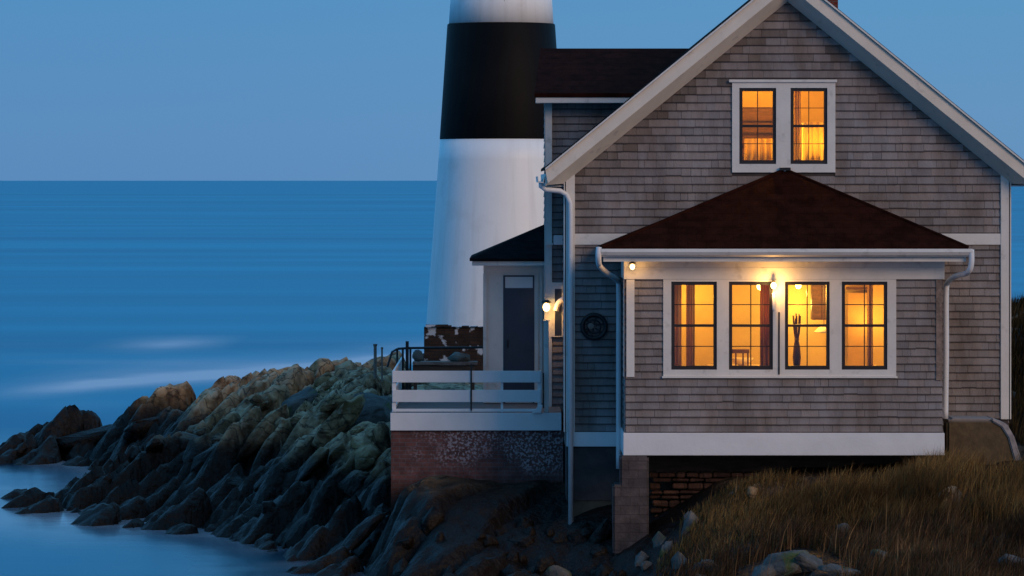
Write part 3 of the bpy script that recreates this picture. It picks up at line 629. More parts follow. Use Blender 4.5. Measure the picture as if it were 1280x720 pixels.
MB().box(X(783,BD), X(793,BD), BD-.034, BD-.024, Z(471,BD), Z(349.5,BD)).box(bx0-.03, bx0-.026, BD-.034, BD+.12, Z(471,BD), Z(349.5,BD)).build('bay_corner_board', M['trim'], hs)
MB().box(X(1170,BD), X(1177,BD), BD-.032, BD-.024, Z(475,BD), Z(349.5,BD)).build('bay_corner_board', M['pale_wood'], hs)
hole_b = [(a,b,c,d) for a,b,c,d in bw]
casing((cas_b[0], cas_b[1], cas_b[2], Z(349.2,BD)-.0), hole_b, BD, 'trim', .038)
MB().box(cas_b[0]-.02, cas_b[1]+.02, BD-.06, BD-.038, cas_b[2]-.0, cas_b[2]+.035).build('window_sill', M['trim'], hs, .003)
for i, o in enumerate(bw): window(o, BD, 2, 2, mt=.009)
MB().box(X(972.5,BD), X(974.5,BD), BD-.05, BD-.039, Z(468,BD), Z(390,BD)).build('cable_conduit', M['sash'], hs)
# bay roof, soffit, gutter
RD = 67.95
apex = (X(981,FW), FW, Z(212,FW)); e0 = (X(752,RD), RD, Z(309,RD)); e1 = (X(1210,RD), RD, Z(309,RD)); k0 = (e0[0], FW, e0[2]); k1 = (e1[0], FW, e1[2]); dn = .07
r_ = MB(); low = lambda p: (p[0], p[1], p[2]-dn)
r_.v = [apex, e0, e1, k0, k1, low(apex), low(e0), low(e1), low(k0), low(k1)]
r_.f = [(0,1,2), (0,3,1), (0,2,4), (5,7,6), (5,6,8), (5,9,7), (1,6,7,2), (3,8,6,1), (2,7,9,4), (0,5,8,3), (0,4,9,5)]
r_.build('bay_roof', M['roof'], hs)
hp = MB().tube([apex, e0], .03, 6).tube([apex, e1], .03, 6)
hp.build('hip_cap', M['roof'], hs)
MB().box(X(981,FW)-.09, X(981,FW)+.09, FW-.12, FW-.05, Z(213,FW), Z(209.5,FW)).build('roof_vent_cap', M['black_metal'], hs)
MB().box(e0[0]+.02, e1[0]-.02, RD+.02, FW-.002, e0[2]-dn-.045, e0[2]-dn-.01).build('bay_soffit', M['trim'], hs)
gz = Z(311,RD); gp = [(RD-.11, gz), (RD-.12, gz-.05), (RD-.09, gz-.10), (RD-.05, gz-.13), (RD-.002, gz-.13), (RD-.002, gz), (RD-.012, gz), (RD-.015, gz-.11), (RD-.05, gz-.11), (RD-.08, gz-.09), (RD-.10, gz)]
gm = MB(); x0_, x1_ = X(751,RD), X(1215,RD); n = len(gp); gm.v = [(x0_, y, z) for y, z in gp] + [(x1_, y, z) for y, z in gp]
gm.f = [tuple(range(n)), tuple(range(2*n-1, n-1, -1))] + [(i, n+i, n+(i+1) % n, (i+1) % n) for i in range(n)]
gm.build('bay_gutter', M['trim'], hs)
MB().box(e0[0]+.03, e1[0]-.03, RD+.02, RD+.05, Z(327,RD), e0[2]-dn-.02).build('bay_fascia', M['trim'], hs)
def curve(pts, n=6):
    pts = [Vector(p) for p in pts]; out = []
    for i in range(len(pts)-1):
        p0, p1, p2, p3 = pts[max(i-1,0)], pts[i], pts[i+1], pts[min(i+2, len(pts)-1)]
        for k in range(n):
            t = k/n; out.append(.5*((2*p1)+(p2-p0)*t+(2*p0-5*p1+4*p2-p3)*t*t+(3*p1-3*p2+p3-p0)*t**3))
    out.append(pts[-1]); return out
pipe(curve([(X(748.5,67.9), 67.88, Z(309,67.9)), (X(748,67.9), 67.88, Z(322,67.9)), (X(750,68), 68.1, Z(333,68)), (X(760,68.6), 68.8, Z(342,68.8)), (X(771,69.7), 69.7, Z(350,69.7)), (X(773.5,69.88), 69.88, Z(362,69.88)), (X(773.5,69.88), 69.88, Z(450,69.88)), (X(773.5,69.88), 69.88, Z(586,69.88))]), .046)
pipe(curve([(X(1214,67.9), 67.88, Z(312,67.9)), (X(1214,67.9), 67.88, Z(330,67.9)), (X(1210,67.9), 68.0, Z(341,67.9)), (X(1195,68.5), 68.5, Z(345,68.5)), (X(1185,68.9), 68.8, Z(352,68.9)), (X(1182,69), 68.9, Z(365,69)), (X(1182,69), 68.9, Z(440,69)), (X(1181,69), 68.9, Z(523,69))]), .046)
# foundations
MB().box(XL+.08, X(781,FW), FW+.02, FW+.3, .6, Z(558,FW)).build('concrete_foundation', M['concrete'], hs, .01)
pr = MB().box(X(775,68.3), X(811,68.3), 68.3, 68.9, .9, Z(570,68.3)).box(X(766,68.3), X(811,68.3), 68.28, 68.92, .5, Z(606,68.3))
pr.build('block_pier', M['pier_stone'], hs, .03)
fw = MB(); zz = Z(590,69)
while zz > Z(660,69):
    hh = random.uniform(.07, .13); xx = X(811,69) + random.uniform(0, .1)
    while xx < X(960,69):
        ww = random.uniform(.14, .38)
        if random.random() > .10: fw.box(xx, xx+ww-.012, 69.0+random.uniform(0,.09), 69.4, zz-hh+random.uniform(0,.02), zz-.008-random.uniform(0,.015))
        xx += ww
    zz -= hh
fw.build('brick_foundation', M['old_brick'], hs, .015, wob=.008)
MB().box(X(811,69), X(1178,69), 69.6, 69.8, .6, Z(569,BD)).build('void_shade_backing', M['wood'], hs)  # dark brown sheet put in for the shade of the crawl void
sb = MB(); D=69.2; sb.prism([(X(1182,D), 1.5), (X(1182,D), Z(526,D)), (X(1187,D), Z(522,D)), (X(1240,D), Z(523,D)), (X(1256,D), Z(530,D)), (X(1264,D), Z(545,D)), (X(1276,D), Z(585,D)), (X(1276,D), 1.5)], 69.0, 69.95)
sb.build('stone_plinth', M['stone_block'], hs, .04)
MB().prism([(X(1238,D), Z(522,D)), (X(1257,D), Z(529,D)), (X(1266,D), Z(545,D)), (X(1279,D), Z(586,D)), (X(1269,D), Z(586,D)), (X(1258,D), Z(546,D)), (X(1250,D), Z(533,D)), (X(1238,D), Z(526,D))], 68.96, 69.96).build('plinth_coping', M['pale_stone'], hs, .02)
# --- wing behind (ridge runs left-right)
WD = 74.0; wx0 = X(683.5,WD); wtop = Z(120,WD)
MB().box(wx0, XL+.1, WD, 79, Z(538,WD)-.9, wtop).build('wing_wall', M['backing'], hs)
up = MB().box(XL+.1, XC, WD, 79, 6.0, wtop).build('wing_upper_wall', M['backing'], hs)
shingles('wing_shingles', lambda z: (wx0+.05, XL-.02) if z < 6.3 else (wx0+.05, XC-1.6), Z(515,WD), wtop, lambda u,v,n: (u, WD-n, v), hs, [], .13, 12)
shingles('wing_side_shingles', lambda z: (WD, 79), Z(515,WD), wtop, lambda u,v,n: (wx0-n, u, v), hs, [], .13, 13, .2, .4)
MB().box(wx0-.03, X(690,WD), WD-.04, WD, Z(515,WD), Z(129,WD)).box(wx0-.04, wx0-.024, WD-.04, WD+.1, Z(515,WD), Z(129,WD)).build('wing_corner_board', M['trim'], hs, .005)
MB().box(wx0-.04, XC-1.6, WD-.045, WD, Z(129,WD), Z(123,WD)).build('wing_frieze', M['trim'], hs, .005)
wr = MB(); a0 = X(668,WD); zE = Z(116.5,73.6); zR = Z(60.5,76.5)
wr.v = [(a0,73.6,zE),(XC,73.6,zE),(XC,76.5,zR),(X(675,76.5),76.5,zR),(X(675,76.5),79.4,zE),(XC,79.4,zE),(a0,73.6,zE-.07),(XC,73.6,zE-.07),(XC,79.4,zE-.07),(X(675,76.5),79.4,zE-.07)]
wr.f = [(0,1,2,3),(3,2,5,4),(0,3,4,9,6),(0,6,7,1),(4,5,8,9),(6,9,8,7),(1,7,8,5,2)]
wr.build('wing_roof', M['roof'], hs)
MB().box(a0+.02, XC-1.6, 73.62, 73.70, zE-.17, zE-.073).box(a0+.02, XC-1.6, 73.70, WD+.1, zE-.17, zE-.13).build('wing_cornice', M['trim'], hs, .005)
MB().box(X(681,73.9), X(691,73.9), 73.9, 73.955, Z(306.5,73.9), Z(304,73.9)).build('wing_ledge', M['trim'], hs)
MB().box(X(692,73.9), X(704,73.9), 73.86, 73.97, Z(306,73.9), Z(294,73.9)).build('junction_box', M['bright_trim'], hs, .01)
# little window with hood on the wing
wo = (X(693.5,WD), XL-.03, Z(420,WD), Z(361,WD))
casing((X(688,WD), XL-.01, Z(421,WD), Z(353,WD)), [wo], WD-.028, 'trim', .03)
MB().box(wo[0], wo[1], WD-.045, WD-.027, wo[2], wo[3]).build('wing_window_pane', M['door'], hs)
MB().tube(curve([(X(695,73.9), 73.85, Z(388,73.9)), (X(698,73.9), 73.82, Z(379,73.9)), (X(704,73.9), 73.8, Z(374,73.9)), (X(712,73.9), 73.8, Z(372,73.9))]), .05, 8).build('vent_hood', M['bright_trim'], hs, smooth=True)
# --- vestibule
VD = 75.0; vx0 = X(605,VD); vx1 = wx0+.02; vz1 = Z(331,VD); vz0 = 2.62
dopen = (X(629,VD), X(668,VD), vz0, Z(344,VD))
wall_poly('vestibule_front_wall', [(vx0,vz0),(vx0,vz1),(vx1,vz1),(vx1,vz0)], [(dopen[0],dopen[1],dopen[2]+.01,dopen[3])], VD, VD+.12, M['trim'], hs)
MB().box(vx0, vx0+.1, VD+.12, 77.6, vz0, vz1).box(vx0, vx1, 77.6, 77.7, vz0, vz1).build('vestibule_side_walls', M['trim'], hs)
MB().box(X(604,VD), X(608.5,VD), VD-.03, VD, vz0, vz1-.15).box(X(669.5,VD), X(673,VD), VD-.035, VD, vz0, vz1-.2).box(X(676,VD), X(678,VD), VD-.035, VD, vz0, vz1-.2).box(vx0-.01, vx1, VD-.04, VD, vz1-.14, vz1).build('vestibule_pilasters', M['trim'], hs, .004)
dr = MB(); dz = dopen[3]
dr.box(dopen[0], dopen[0]+.035, VD-.01, VD+.03, vz0, dz).box(dopen[1]-.03, dopen[1], VD-.01, VD+.03, vz0, dz).box(dopen[0]+.035, dopen[1]-.03, VD-.01, VD+.03, dz-.03, dz).box(dopen[0]+.035, dopen[1]-.03, VD-.01, VD+.03, Z(362,VD), Z(360,VD))
dr.box(dopen[0]+.035, dopen[1]-.03, VD+.005, VD+.03, vz0, Z(362,VD))
dd = dr.build('vestibule_door', M['door'], hs)
MB().box(dopen[0]+.035, dopen[1]-.03, VD, VD+.006, Z(360,VD), dz-.03).build('transom_reflection', M['bright_trim'], dd)  # white panel put in for the pale reflection in the transom
MB().tube([(dopen[0]+.08, VD-.04, 3.6),(dopen[0]+.08, VD-.04, 3.75)], .015, 6).build('door_handle', M['black_metal'], dd)
vr = MB(); ve = Z(323,74.6); va = Z(279,76.2)
vr.v = [(X(587,74.6),74.6,ve),(vx1,74.6,ve),(vx1,76.2,va),(X(587,74.6),77.9,ve),(vx1,77.9,ve)] ; vr.v += [(x,y,z-.05) for x,y,z in vr.v]
vr.f = [(0,1,2),(0,2,3),(2,4,3),(5,7,6),(5,8,7),(7,8,9),(0,5,6,1),(3,8,5,0),(4,9,8,3),(1,6,7,2),(2,7,9,4)]
vr.build('vestibule_roof', M['dark_roof'], hs)
MB().box(X(590,74.64), vx1-.02, 74.64, 74.72, ve-.13, ve-.053).box(X(590,74.64), vx1-.02, 74.72, 77.8, ve-.13, ve-.10).build('vestibule_fascia', M['trim'], hs, .004)
# --- interior shells
def room(x0, x1, y0, y1, z0, z1, nm):
    MB().box(x0, x1, y1, y1+.05, z0, z1).box(x0-.05, x0, y0, y1, z0, z1).box(x1, x1+.05, y0, y1, z0, z1).box(x0, x1, y0, y1, z1, z1+.04).build(nm+'_inner_walls', M['plaster'], hs)
    MB().box(x0, x1, y0, y1, z0-.04, z0).build(nm+'_floor', M['cabinet'], hs)
room(bx0+.13, bx1-.13, FW-.001+.15, 72.6, bz0+.06, Z(338,BD), 'parlour')
MB().box(bx0+.121, bx0+.13, BD+.121, FW+.15, bz0+.06, Z(338,BD)).box(bx1-.13, bx1-.121, BD+.121, FW+.15, bz0+.06, Z(338,BD)).box(bx0+.121, bx1-.121, BD+.121, FW+.15, Z(338,BD), Z(338,BD)+.03).build('bay_lining', M['plaster'], hs)
MB().box(bx0+.121, bx1-.121, BD+.121, FW+.15, bz0+.02, bz0+.06).build('bay_floor', M['cabinet'], hs)
room(X(880,FW), X(1080,FW), FW+.141, 72.4, Z(235,FW), Z(62,FW), 'bedroom')

# --- things in the rooms
def wavy(x0, x1, y, z0, z1, amp=.03, k=9):
    m = MB(); n = 28; m.v = []
    for z in (z0, z1):
        for i in range(n+1):
            t = i/n; m.v.append((x0+(x1-x0)*t, y+amp*math.sin(t*k*math.pi), z))
    m.f = [(i, i+1, n+2+i, n+1+i) for i in range(n)]; return m
def curtain(x0, x1, y, z0, z1, label, m='curtain', k=9):
    o = wavy(x0, x1, y, z0, z1, k=k).build('curtain', M[m], smooth=True)
    s = o.modifiers.new('s', 'SOLIDIFY'); s.thickness = .006
    return tag(o, label, 'curtain')
ID = 68.75
curtain(X(838,ID), X(852,ID), ID, Z(470,ID), Z(348,ID), 'ochre curtain at the left edge of the leftmost downstairs window', k=5)
curtain(X(858,ID), X(869,ID), ID+.1, Z(470,ID), Z(348,ID), 'narrow ochre curtain in the middle of the leftmost downstairs window', k=5)
curtain(X(950,ID), X(969,ID), ID, Z(470,ID), Z(348,ID), 'brown curtain at the right side of the second downstairs window', 'brown_cloth', k=7)
curtain(X(1086,ID), X(1093,ID), ID+.3, Z(470,ID), Z(348,ID), 'thin ochre curtain inside the rightmost downstairs window', k=5)
cb = empty('wall_cabinet', (X(1027,70.6), 70.6, Z(400,70.6)), 'dark wooden wall cabinet seen at the top of the third downstairs window', 'cabinet')
MB().box(X(1015,70.6), X(1040,70.6), 70.6, 70.95, Z(400,70.6), Z(352,70.6)).build('cabinet_body', M['cabinet'], cb, .01)
MB().box(X(1017,70.6), X(1027,70.6), 70.58, 70.598, Z(398,70.6), Z(354,70.6)).build('cabinet_door', M['cabinet'], cb, .005)
MB().box(X(1028,70.6), X(1038,70.6), 70.58, 70.598, Z(398,70.6), Z(354,70.6)).build('cabinet_door', M['cabinet'], cb, .005)
fg = MB().lathe([(.05,0),(.06,.05),(.07,.15),(.055,.32),(.035,.42),(.045,.46)], X(996,69.3), 69.3, 16, Z(458,69.3)).build('floor_vase', M['figure_dark'], smooth=True)
tag(fg, 'tall dark vase standing inside the third downstairs window', 'vase')
br = MB()
for k in range(14):
    a = random.uniform(0, 6.3); br.tube(curve([(X(996,69.3), 69.3, Z(458,69.3)+.38), (X(996,69.3)+.04*math.cos(a), 69.3+.04*math.sin(a), Z(458,69.3)+.55), (X(996,69.3)+.06*math.cos(a), 69.3+.06*math.sin(a), Z(458,69.3)+random.uniform(.62,.90))], 3), .012, 5)
tag(br.build('dried_branches', M['figure_dark']), 'bundle of dark dried branches in the tall vase', 'plant')
pl = empty('pendant_lamp', (X(1028,69.4), 69.4, Z(408,69.4)), 'low hanging lamp with a wide brown bowl shade in the third downstairs window', 'lamp')
MB().lathe([(.02,.10),(.08,.08),(.17,0),(.165,-.01),(.07,.06)], X(1030,69.4), 69.4, 20, Z(415,69.4)).build('lamp_shade', M['cloth'], pl, smooth=True)
MB().tube([(X(1030,69.4), 69.4, Z(408,69.4)), (X(1030,69.4), 69.4, Z(340,69.4))], .006, 5).build('cord', M['black_metal'], pl)
tb = empty('dining_table', (X(930,70.2), 70.2, Z(545,70)), 'wooden dining table under a pale cloth behind the second downstairs window', 'table')
MB().box(X(885,70.2), X(975,70.2), 69.9, 71.0, Z(462,70.2), Z(458,70.2)).build('table_top', M['cloth'], tb, .01)
for sx in (X(890,70.2), X(970,70.2)):
    for sy in (70.0, 70.9): MB().box(sx-.03, sx+.03, sy-.03, sy+.03, bz0+.06, Z(462,70.2)).build('leg', M['cabinet'], tb)
ich = empty('dining_chair', (X(918,69.7), 69.7, bz0+.06), 'dark wooden chair at the table behind the second downstairs window', 'chair')
MB().box(X(912,69.7), X(936,69.7), 69.5, 69.85, Z(478,69.7), Z(475,69.7)).build('seat', M['cabinet'], ich)
cbk = MB()
for q in (913, 919, 928, 934): cbk.box(X(q-1,69.7), X(q+1,69.7), 69.5, 69.53, Z(475,69.7), Z(441,69.7))
cbk.box(X(911,69.7), X(936,69.7), 69.495, 69.535, Z(441,69.7), Z(436,69.7)).build('chair_back', M['cabinet'], ich)
for q in (913, 934):
    for y in (69.52, 69.82): MB().box(X(q-1,69.7), X(q+1,69.7), y-.015, y+.015, bz0+.06, Z(478,69.7)).build('leg', M['cabinet'], ich)
idr = empty('inner_door', (X(1082,72.4), 72.4, bz0+.06), 'brown inner door with a dark frame seen through the rightmost downstairs window', 'door')
MB().box(X(1060,72.5), X(1084,72.5), 72.50, 72.56, bz0+.06, Z(366,72.5)).build('door_leaf', M['ochre_paint'], idr)
MB().box(X(1084,72.5), X(1087,72.5), 72.48, 72.58, bz0+.06, Z(362,72.5)).build('door_jamb', M['cabinet'], idr)
MB().box(X(1058,72.5), X(1087,72.5), 72.48, 72.58, Z(362,72.5)+.002, Z(359,72.5)).build('door_head', M['cabinet'], idr)
bo = MB().lathe([(.05,0),(.13,.05),(.2,.13),(.19,.13),(.1,.05)], X(928,70.2), 70.3, 20, Z(457.5,70.2)).build('fruit_bowl', M['cloth'], smooth=True)
tag(bo, 'pale bowl on the table in the second downstairs window', 'bowl')
def globe(px, py, D, name, label, m, r=.06, cat='lamp'):
    e = empty(name, (X(px,D), D, Z(py,D)), label, cat)
    pr = [(r*math.cos(t), r*math.sin(t)) for t in np.linspace(-1.5, 1.5, 9)]
    MB().lathe(pr, X(px,D), D, 16, Z(py,D)).build('bulb', M[m], e, smooth=True)
    MB().tube([(X(px,D), D, Z(py,D)+r*.9), (X(px,D), D, Z(338,BD)+.0)], .02, 6).build('ceiling_mount', M['black_metal'], e)
    return e
def plight(x, y, z, power, color=WARM, r=.05):
    l = bpy.data.lights.new('lamp_or_fill_light', 'POINT'); l.energy = power; l.color = color; l.shadow_soft_size = r
    o = bpy.data.objects.new('lamp_or_fill_light', l); C.objects.link(o); o.location = (x, y, z); return o
globe(950, 358, 69.3, 'ceiling_lamp', 'glowing round ceiling lamp in the upper right of the second downstairs window', 'bulb', .055)
globe(998, 357, 69.3, 'ceiling_lamp', 'glowing round ceiling lamp in the upper left of the third downstairs window', 'bulb', .05)
plight(X(950,69.3), 69.3, Z(366,69.3), 80); plight(X(998,69.3), 69.3, Z(366,69.3), 130, (1,.50,.07)); plight(X(862,72), 72.0, Z(372,72), 26); plight(X(1090,72), 72.1, Z(400,72), 30, (1,.5,.07)); plight(X(992,72.2), 72.1, Z(380,72), 34, (1,.56,.09))  # last three have no fixture: added for hot spots on the back wall
# bedroom lamp
tl = empty('table_lamp', (X(1012,70.9), 70.9, Z(205,70.9)), 'glowing yellow lamp behind the right upstairs window', 'lamp')
MB().lathe([(.16,0),(.11,.30),(.105,.30),(.15,0)], X(1014,70.9), 70.9, 24, Z(182,70.9)).build('lamp_shade', M['shade'], tl, smooth=True)
MB().lathe([(.09,0),(.04,.05),(.06,.2),(.02,.34)], X(1014,70.9), 70.9, 16, Z(207,70.9)).build('lamp_base', M['figure_dark'], tl, smooth=True)
ds = MB().box(X(985,70.9), X(1045,70.9), 70.7, 71.2, Z(235,FW), Z(207,70.9)).build('bedside_dresser', M['cabinet'], None, .01); tag(ds, 'wooden dresser under the lamp in the right upstairs window', 'dresser')
bk = empty('bookcase', (X(945,72.2), 72.2, Z(235,FW)), 'brown bookcase standing behind the left upstairs window', 'bookcase')
MB().box(X(922,72), X(974,72), 72.0, 72.35, Z(235,FW), Z(134,72)).build('bookcase_body', M['cabinet'], bk, .005)
for py in (150, 165, 180, 195):
    MB().box(X(922,72), X(974,72), 71.95, 71.998, Z(py+1,72), Z(py,72)).build('shelf', M['wood'], bk)
curtain(X(993,FW+.35), X(1001,FW+.35), FW+.35, Z(208,FW), Z(104,FW), 'sheer orange curtain at the left edge of the right upstairs window', k=5)
curtain(X(1002,FW+.3), X(1036,FW+.3), FW+.3, Z(206,FW), Z(152,FW), 'bright sheer half curtain low in the right upstairs window', 'sheer', 9)
curtain(X(930,FW+.3), X(966,FW+.3), FW+.3, Z(206,FW), Z(173,FW), 'dimmer sheer half curtain low in the left upstairs window', 'sheer', 9)
plight(X(1014,70.9), 70.6, Z(176,70.9), 46, (1,.54,.05)); plight(X(960,71.2), 71.0, Z(100,70.9), 90, (1,.44,.03))

# --- outside lamps and ornaments
def wall_lamp(px, py, D, label, m, r, power, tube=False, name='wall_lantern'):
    e = empty(name, (X(px,D), D, Z(py,D)), label, 'lamp'); x, z = X(px,D), Z(py,D)
    pr = [(max(r*math.cos(t), .001), r*1.2*math.sin(t)) for t in np.linspace(-1.5, 1.5, 9)]
    MB().lathe(pr, x, D, 14, z).build('bulb', M[m], e, smooth=True)
    if not tube: MB().lathe([(r*1.5,r*1.3),(r*1.3,r*1.7),(r*.5,r*2.1)], x, D, 14, z).build('hood', M['black_metal'], e)
    MB().box(x-.02, x+.02, D, D+.12, z+r*1.3, z+r*1.3+.03).build('bracket', M['black_metal'], e)
    if tube: MB().lathe([(.018,-.12),(.028,-.2),(.022,-.38),(.012,-.42)], x, D, 12, z).build('glass_sleeve', M['bright_trim'], e, smooth=True)
    plight(x, D-.09, z-.02, power, (1,.50,.12), .03)
    return e
wall_lamp(967, 357, BD-.15, 'bright bare bulb lamp on the white post between the middle downstairs windows', 'bulb', .045, 20, True)
wall_lamp(790.5, 333.5, BD-.20, 'small glowing lamp under the left end of the bay gutter', 'small_bulb', .04, 2.5)
wall_lamp(683, 384, WD-.22, 'glowing porch lantern on the wing corner above the deck', 'bulb', .06, 10.0)
orn = empty('wall_ornament', (X(742.5,FW), FW-.03, Z(408,FW)), 'round black iron ornament hung on the shingles left of the bay', 'ornament')
def ring(cx, cy, cz, R0, r, seg=40, m=None):
    m = m or MB(); pts = [(cx+R0*math.cos(t), cy, cz+R0*math.sin(t)) for t in np.linspace(0, 2*math.pi, seg+1)]; n0 = len(m.v)
    for i in range(seg):
        t = 2*math.pi*i/seg
        for j in range(8):
            a = 2*math.pi*j/8; rr = R0 + r*math.cos(a); m.v.append((cx+rr*math.cos(t), cy+r*math.sin(a), cz+rr*math.sin(t)))
    for i in range(seg):
        for j in range(8): m.f.append((n0+i*8+j, n0+i*8+(j+1)%8, n0+((i+1)%seg)*8+(j+1)%8, n0+((i+1)%seg)*8+j))
    return m
ox, oy, oz = X(742.5,FW), FW-.075, Z(408,FW)
ring(ox, oy, oz, .195, .036).build('outer_ring', M['black_metal'], orn, smooth=True)
rm = ring(ox, oy, oz, .11, .014)
for k in range(6):
    a = k*math.pi/3+.3; rm.tube([(ox+.03*math.cos(a), oy, oz+.03*math.sin(a)), (ox+.19*math.cos(a), oy, oz+.19*math.sin(a))], .012, 6)
rm.build('spokes', M['black_metal'], orn)
MB().tube([(ox-.055, oy-.02, oz+.01), (ox-.055, oy+.02, oz+.01)], .05, 16).build('medallion', M['pale_wood'], orn)

# ------------------------------------------------------------------ deck
DK = 72.0; dk = empty('porch_deck', (-.6, 75, 2.3), 'raised deck with white board railing on a salt stained brick base', 'deck')
dx0, dx1 = X(488,DK), XL-.06
MB().box(dx0, dx1, DK+.02, 78.2, Z(521,DK), Z(516,DK)).build('deck_floor', M['deck_wood'], dk)
MB().box(dx0, dx1+.0, DK-.04, DK+.018, Z(538,DK), Z(516,DK)).box(dx0, dx0+.04, DK+.02, 78.2, Z(538,DK), Z(521.5,DK)).build('skirt_board', M['bright_trim'], dk, .006)
MB().box(dx0+.01, X(704,DK), DK+.03, 78.1, .5, Z(538.5,DK)).build('brick_base', M['brick'], dk)
rl = [(X(490,DK), X(680,DK))]
for i, (a, b) in enumerate(((463.5,478),(487.5,502.5),(511,514.5))):
    MB().box(X(490+.5,DK), X(589,DK)-.004, DK-.02, DK+.015, Z(b,DK), Z(a,DK)).box(X(589,DK)+.004, X(676,DK), DK-.021, DK+.014, Z(b,DK), Z(a,DK)).build('railing_board', M['bright_trim'], dk, .004)
    MB().box(X(490.5,DK), X(490.5,DK)+.035, DK+.09, 77.8, Z(b,DK), Z(a,DK)).build('side_railing_board', M['bright_trim'], dk, .004)
for px in (492.5, 674.5): MB().box(X(px-2.5,DK), X(px+2.5,DK), DK+.016, DK+.085, Z(515.5,DK), Z(463.5,DK)).build('railing_post', M['bright_trim'], dk, .004)
MB().box(X(626,DK), X(629,DK), DK+.016, DK+.06, Z(515.5,DK), Z(463.5,DK)).build('railing_post', M['bright_trim'], dk, .004)
MB().box(X(588,DK), X(590,DK), DK-.045, DK-.022, Z(513,DK), Z(455,DK)).build('metal_post', M['black_metal'], dk)
MB().box(X(680,DK), X(686,DK), DK+.1, DK+.18, Z(516,DK), Z(402,DK)).build('corner_post', M['trim'], dk, .006)
MB().box(X(679.5,DK), X(687.5,DK), DK+.08, DK+.20, Z(402,DK), Z(400.5,DK)).build('post_cap', M['trim'], dk)
MB().prism([(X(665,DK), Z(515.5,DK)), (X(676,DK), Z(515.5,DK)), (X(678,DK), Z(506,DK)), (X(673,DK), Z(507,DK))], DK-.10, DK-.05).build('downspout_shoe', M['bright_trim'], dk)
MB().tube([(X(679.3,DK), DK-.06, Z(510,DK)), (X(679.3,DK), DK-.06, Z(466,DK))], .012, 6).build('drain_pipe', M['black_metal'], dk)
# things on and beyond the deck
ht = 76.0
hr = empty('metal_handrail', (X(505,ht), ht, 2.65), 'thin black metal handrail running above the deck towards the door', 'handrail')
MB().tube([(X(497,ht), ht, Z(436,ht)), (X(511,ht), ht, Z(435,ht)), (X(590,ht), ht, Z(434.5,ht)), (X(630,ht), ht, Z(433,ht))], .022, 8).build('top_rail', M['black_metal'], hr, smooth=True)
for px, py in ((496.5,437),(503.5,436),(513,434)): MB().tube([(X(px,ht), ht, 2.66), (X(px,ht), ht, Z(py,ht))], .02, 6).build('post', M['black_metal'], hr)
MB().tube([(X(484,ht), ht, Z(459,ht)), (X(490,ht), ht, Z(440,ht)), (X(497,ht), ht, Z(436,ht))], .02, 6).build('end_brace', M['black_metal'], hr)
MB().box(X(507,ht), X(511,ht), ht-.03, ht+.03, 2.66, Z(426.5,ht)).build('newel_post', M['black_metal'], hr)
bn = empty('wooden_bench', (X(555,75), 75, 2.66), 'brown wooden bench standing on the deck behind the white railing', 'bench')
MB().box(X(516,75), X(597,75), 74.8, 75.3, Z(455.5,75), Z(452,75)).build('bench_seat', M['pale_wood'], bn, .006)
MB().box(X(516,75), X(594,75), 74.84, 74.87, Z(466,75), Z(455.8,75)).build('bench_apron', M['wood'], bn)
for px in (519, 591):
    for y in (74.9, 75.2): MB().box(X(px-2,75), X(px+2,75), y-.03, y+.03, 2.66, Z(456,75)).build('leg', M['wood'], bn)
tp = link('canvas_bundle', boulder_mesh('canvas_bundle', .26, .18, .11, 55), M['tarp']); tp.location = (X(574,75), 75.05, Z(447,75)); tag(tp, 'grey crumpled canvas bundle lying on the right end of the bench', 'bundle')
tq = link('canvas_bundle', boulder_mesh('canvas_bundle', .12, .12, .13, 56), M['tarp']); tq.location = (X(523,75), 75.05, Z(445,75)); tag(tq, 'small dull bundle on the left end of the bench', 'bundle')
for px, hgt, lab in ((469,430,'taller pale wooden post on the rocks left of the deck'), (477.5,434,'shorter thin post right beside the taller one')):
    p = MB(); r = .03 if px < 470 else .018; p.lathe([(r,0),(r,.62),(r*1.35,.63),(r*1.35,.66)], X(px,80.5), 80.5, 10, Z(hgt,80.5)-.66); o = p.build('wooden_post', M['pale_wood']); tag(o, lab, 'post')

